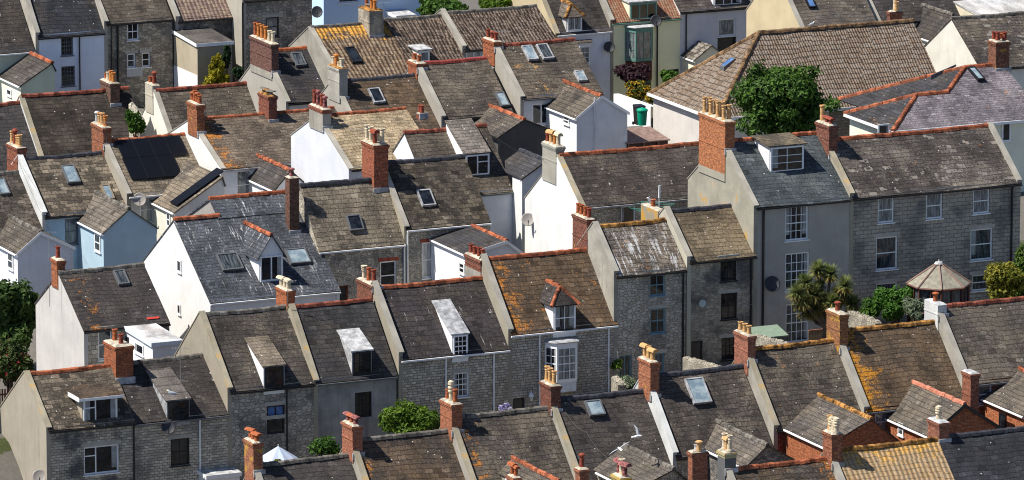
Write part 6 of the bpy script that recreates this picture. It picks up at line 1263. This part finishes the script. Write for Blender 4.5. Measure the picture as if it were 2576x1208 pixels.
# television aerials
def aerial(label, p, v, h, n=6, yaw=0., rz=0.):
    u, v, z = at(p, v); e = thing('tv_aerial', label, 'aerial', world(u, v, z-h), rz); AL = plain('aerial_metal', (.25,.25,.25), .5, .5); m = MB(); m.bar((0,0,-.5),(0,0,h),.018); emit('mast', m, AL, e); m = MB(); m.bar((-.5,0,h-.05),(.55,0,h-.05),.012); [m.bar((-.45+i*.18,-.2,h-.05),(-.45+i*.18,.2,h-.05),.008,4) for i in range(n)]; emit('antenna', m, AL, e)
aerial('thin television aerial beside the small red brick chimney at the left', (0,2,458,10), 22, 4.3)
aerial('television aerial beside the big stone pot stack at the top', (1,0,1200,20), 74, 1.9)
aerial('rusty aerial standing on the golden slates', (1,1,950,130), 33.5, 2.0)
aerial('whitish aerial on the wall of the olive roofed rubble house', (2,2,2200,695), -.3, 2.0)
aerial('crooked aerial on the slates under the tan gable', (0,2,1700,1105), -1.2, 1.6)
aerial('thin aerial on the chimney of hooded white pots in the stone terrace', (1,2,300,470), 3.4, 1.1)
aerial('small aerial above the solar panel house chimney', (0,1,1000,60), 48, 1.4)
aerial('aerial rising behind the four red pots of the lichened chimney', (0,0,1940,930), 47, 1.5)
aerial('aerial on the brick chimney beside the twin roof lights', (1,0,2330,290), 49, 1.2)
# cables sagging between roofs
CB = plain('cable', (.02,.02,.02), .7); CBW = plain('pale_cable', (.45,.43,.4), .7)
def cable(label, ps, mat=CB, r=.012):
    P_ = [world(*at(p, v)) for p, v in ps]; q = MB(); out = []
    for a, b in zip(P_, P_[1:]):
        for k in range(8): out.append(a.lerp(b, k/8)-Vector((0,0,4*(k/8)*(1-k/8)*.25)))
    out.append(P_[-1]); q.tube(out, [r]*len(out), 5); tag(emit('cable', q, mat), label, 'cable')
cable('pale cable drooping across the charcoal slates near the bottom edge', (((2,3,505,560),-17.5),((2,3,700,750),-18.6),((2,3,930,1010),-20.)), plain('grey_cable', (.2,.19,.18), .8), .009)
cable('dark overhead wires slanting across the roof at the top right', (((3,0,1830,260),54),((3,0,2416,360),50)), CB, .014)
cable('dark wire running from the upper terrace to the dazzling white gable', (((1,1,2250,200),36),((2,1,300,420),18)), CB, .01)
cable('dark wire crossing above the blue house', (((0,1,170,420),48),((0,2,560,180),24)), CB, .008)
# ============ ground
G_ = np.array(GROUND); 
def gz(u, v):
    d = (G_[:, 0]-u)**2+(G_[:, 1]-v)**2+.8; w = 1/d**1.6; z = (w*G_[:, 2]).sum()/w.sum(); f = min(1, max(0, (math.sqrt(d.min())-14)/60)); return z*(1-f)+f*(-9)
us = [-1500,-700,-300,-150,-90]+list(np.arange(-60, 66, 1.6))+[90,150,300,700,1500]; vs = [-1500,-700,-300,-150,-90]+list(np.arange(-56, 112, 1.6))+[140,220,400,800,1500]
m = MB(); nu = len(us)
for v in vs:
    for u in us: w = world(u, v, gz(u, v)-.02); m.v.append(tuple(w))
for j in range(len(vs)-1):
    for i in range(nu-1): a = j*nu+i; m.f.append((a, a+1, a+nu+1, a+nu)); m.m.append(0)
t = NT('yards', .95, .1); pos = t.n('ShaderNodeNewGeometry').outputs['Position']; n1 = t.noise(pos, .25, 4); n2 = t.noise(pos, 2.5, 5, .7)
col = t.mix(t.step(t.math('ADD', n1, t.math('MULTIPLY', n2, .3)), .74, .8), t.mix(n2, (.08,.075,.065), (.18,.165,.145)), t.mix(n2, (.03,.04,.015), (.07,.08,.03)))
go = emit('ground', m, t.done(col, n2, .6, .05), smooth=True, norm=False); go['kind'] = 'structure'
# ============ light, sky, camera
sd = (U*1.3 + B*(-.27) + Vector((0, 0, -1.95))).normalized()
L = bpy.data.lights.new('sun', 'SUN'); L.energy = 5.0; L.angle = R(.53); L.color = (1., .955, .88); lo = bpy.data.objects.new('sun', L); COL.objects.link(lo); lo.rotation_euler = sd.to_track_quat('-Z', 'Y').to_euler()
W = bpy.data.worlds.new('World'); SC.world = W; W.use_nodes = True; nt = W.node_tree; sk = nt.nodes.new('ShaderNodeTexSky'); sk.sky_type = 'NISHITA'; sk.sun_disc = False; sk.sun_elevation = math.asin(-sd.z); sk.sun_rotation = math.atan2(-sd.x, -sd.y); sk.air_density = .65; sk.dust_density = .3; sk.ozone_density = 3.
bg = nt.nodes['Background']; nt.links.new(sk.outputs[0], bg.inputs[0]); bg.inputs[1].default_value = .10
c = bpy.data.cameras.new('camera'); co = bpy.data.objects.new('camera', c); COL.objects.link(co); SC.camera = co; c.sensor_width = 36; c.lens = 36*FPX/2576; c.clip_start = 5; c.clip_end = 5000
co.location = CAM; co.rotation_euler = (R(90)-PITCH, 0, 0)
SC.view_settings.view_transform = 'Standard'; SC.view_settings.look = 'None'; SC.view_settings.exposure = .54; SC.view_settings.gamma = 1
SC.cycles.filter_width = 1.05; SC.cycles.max_bounces = 6; SC.cycles.diffuse_bounces = 3
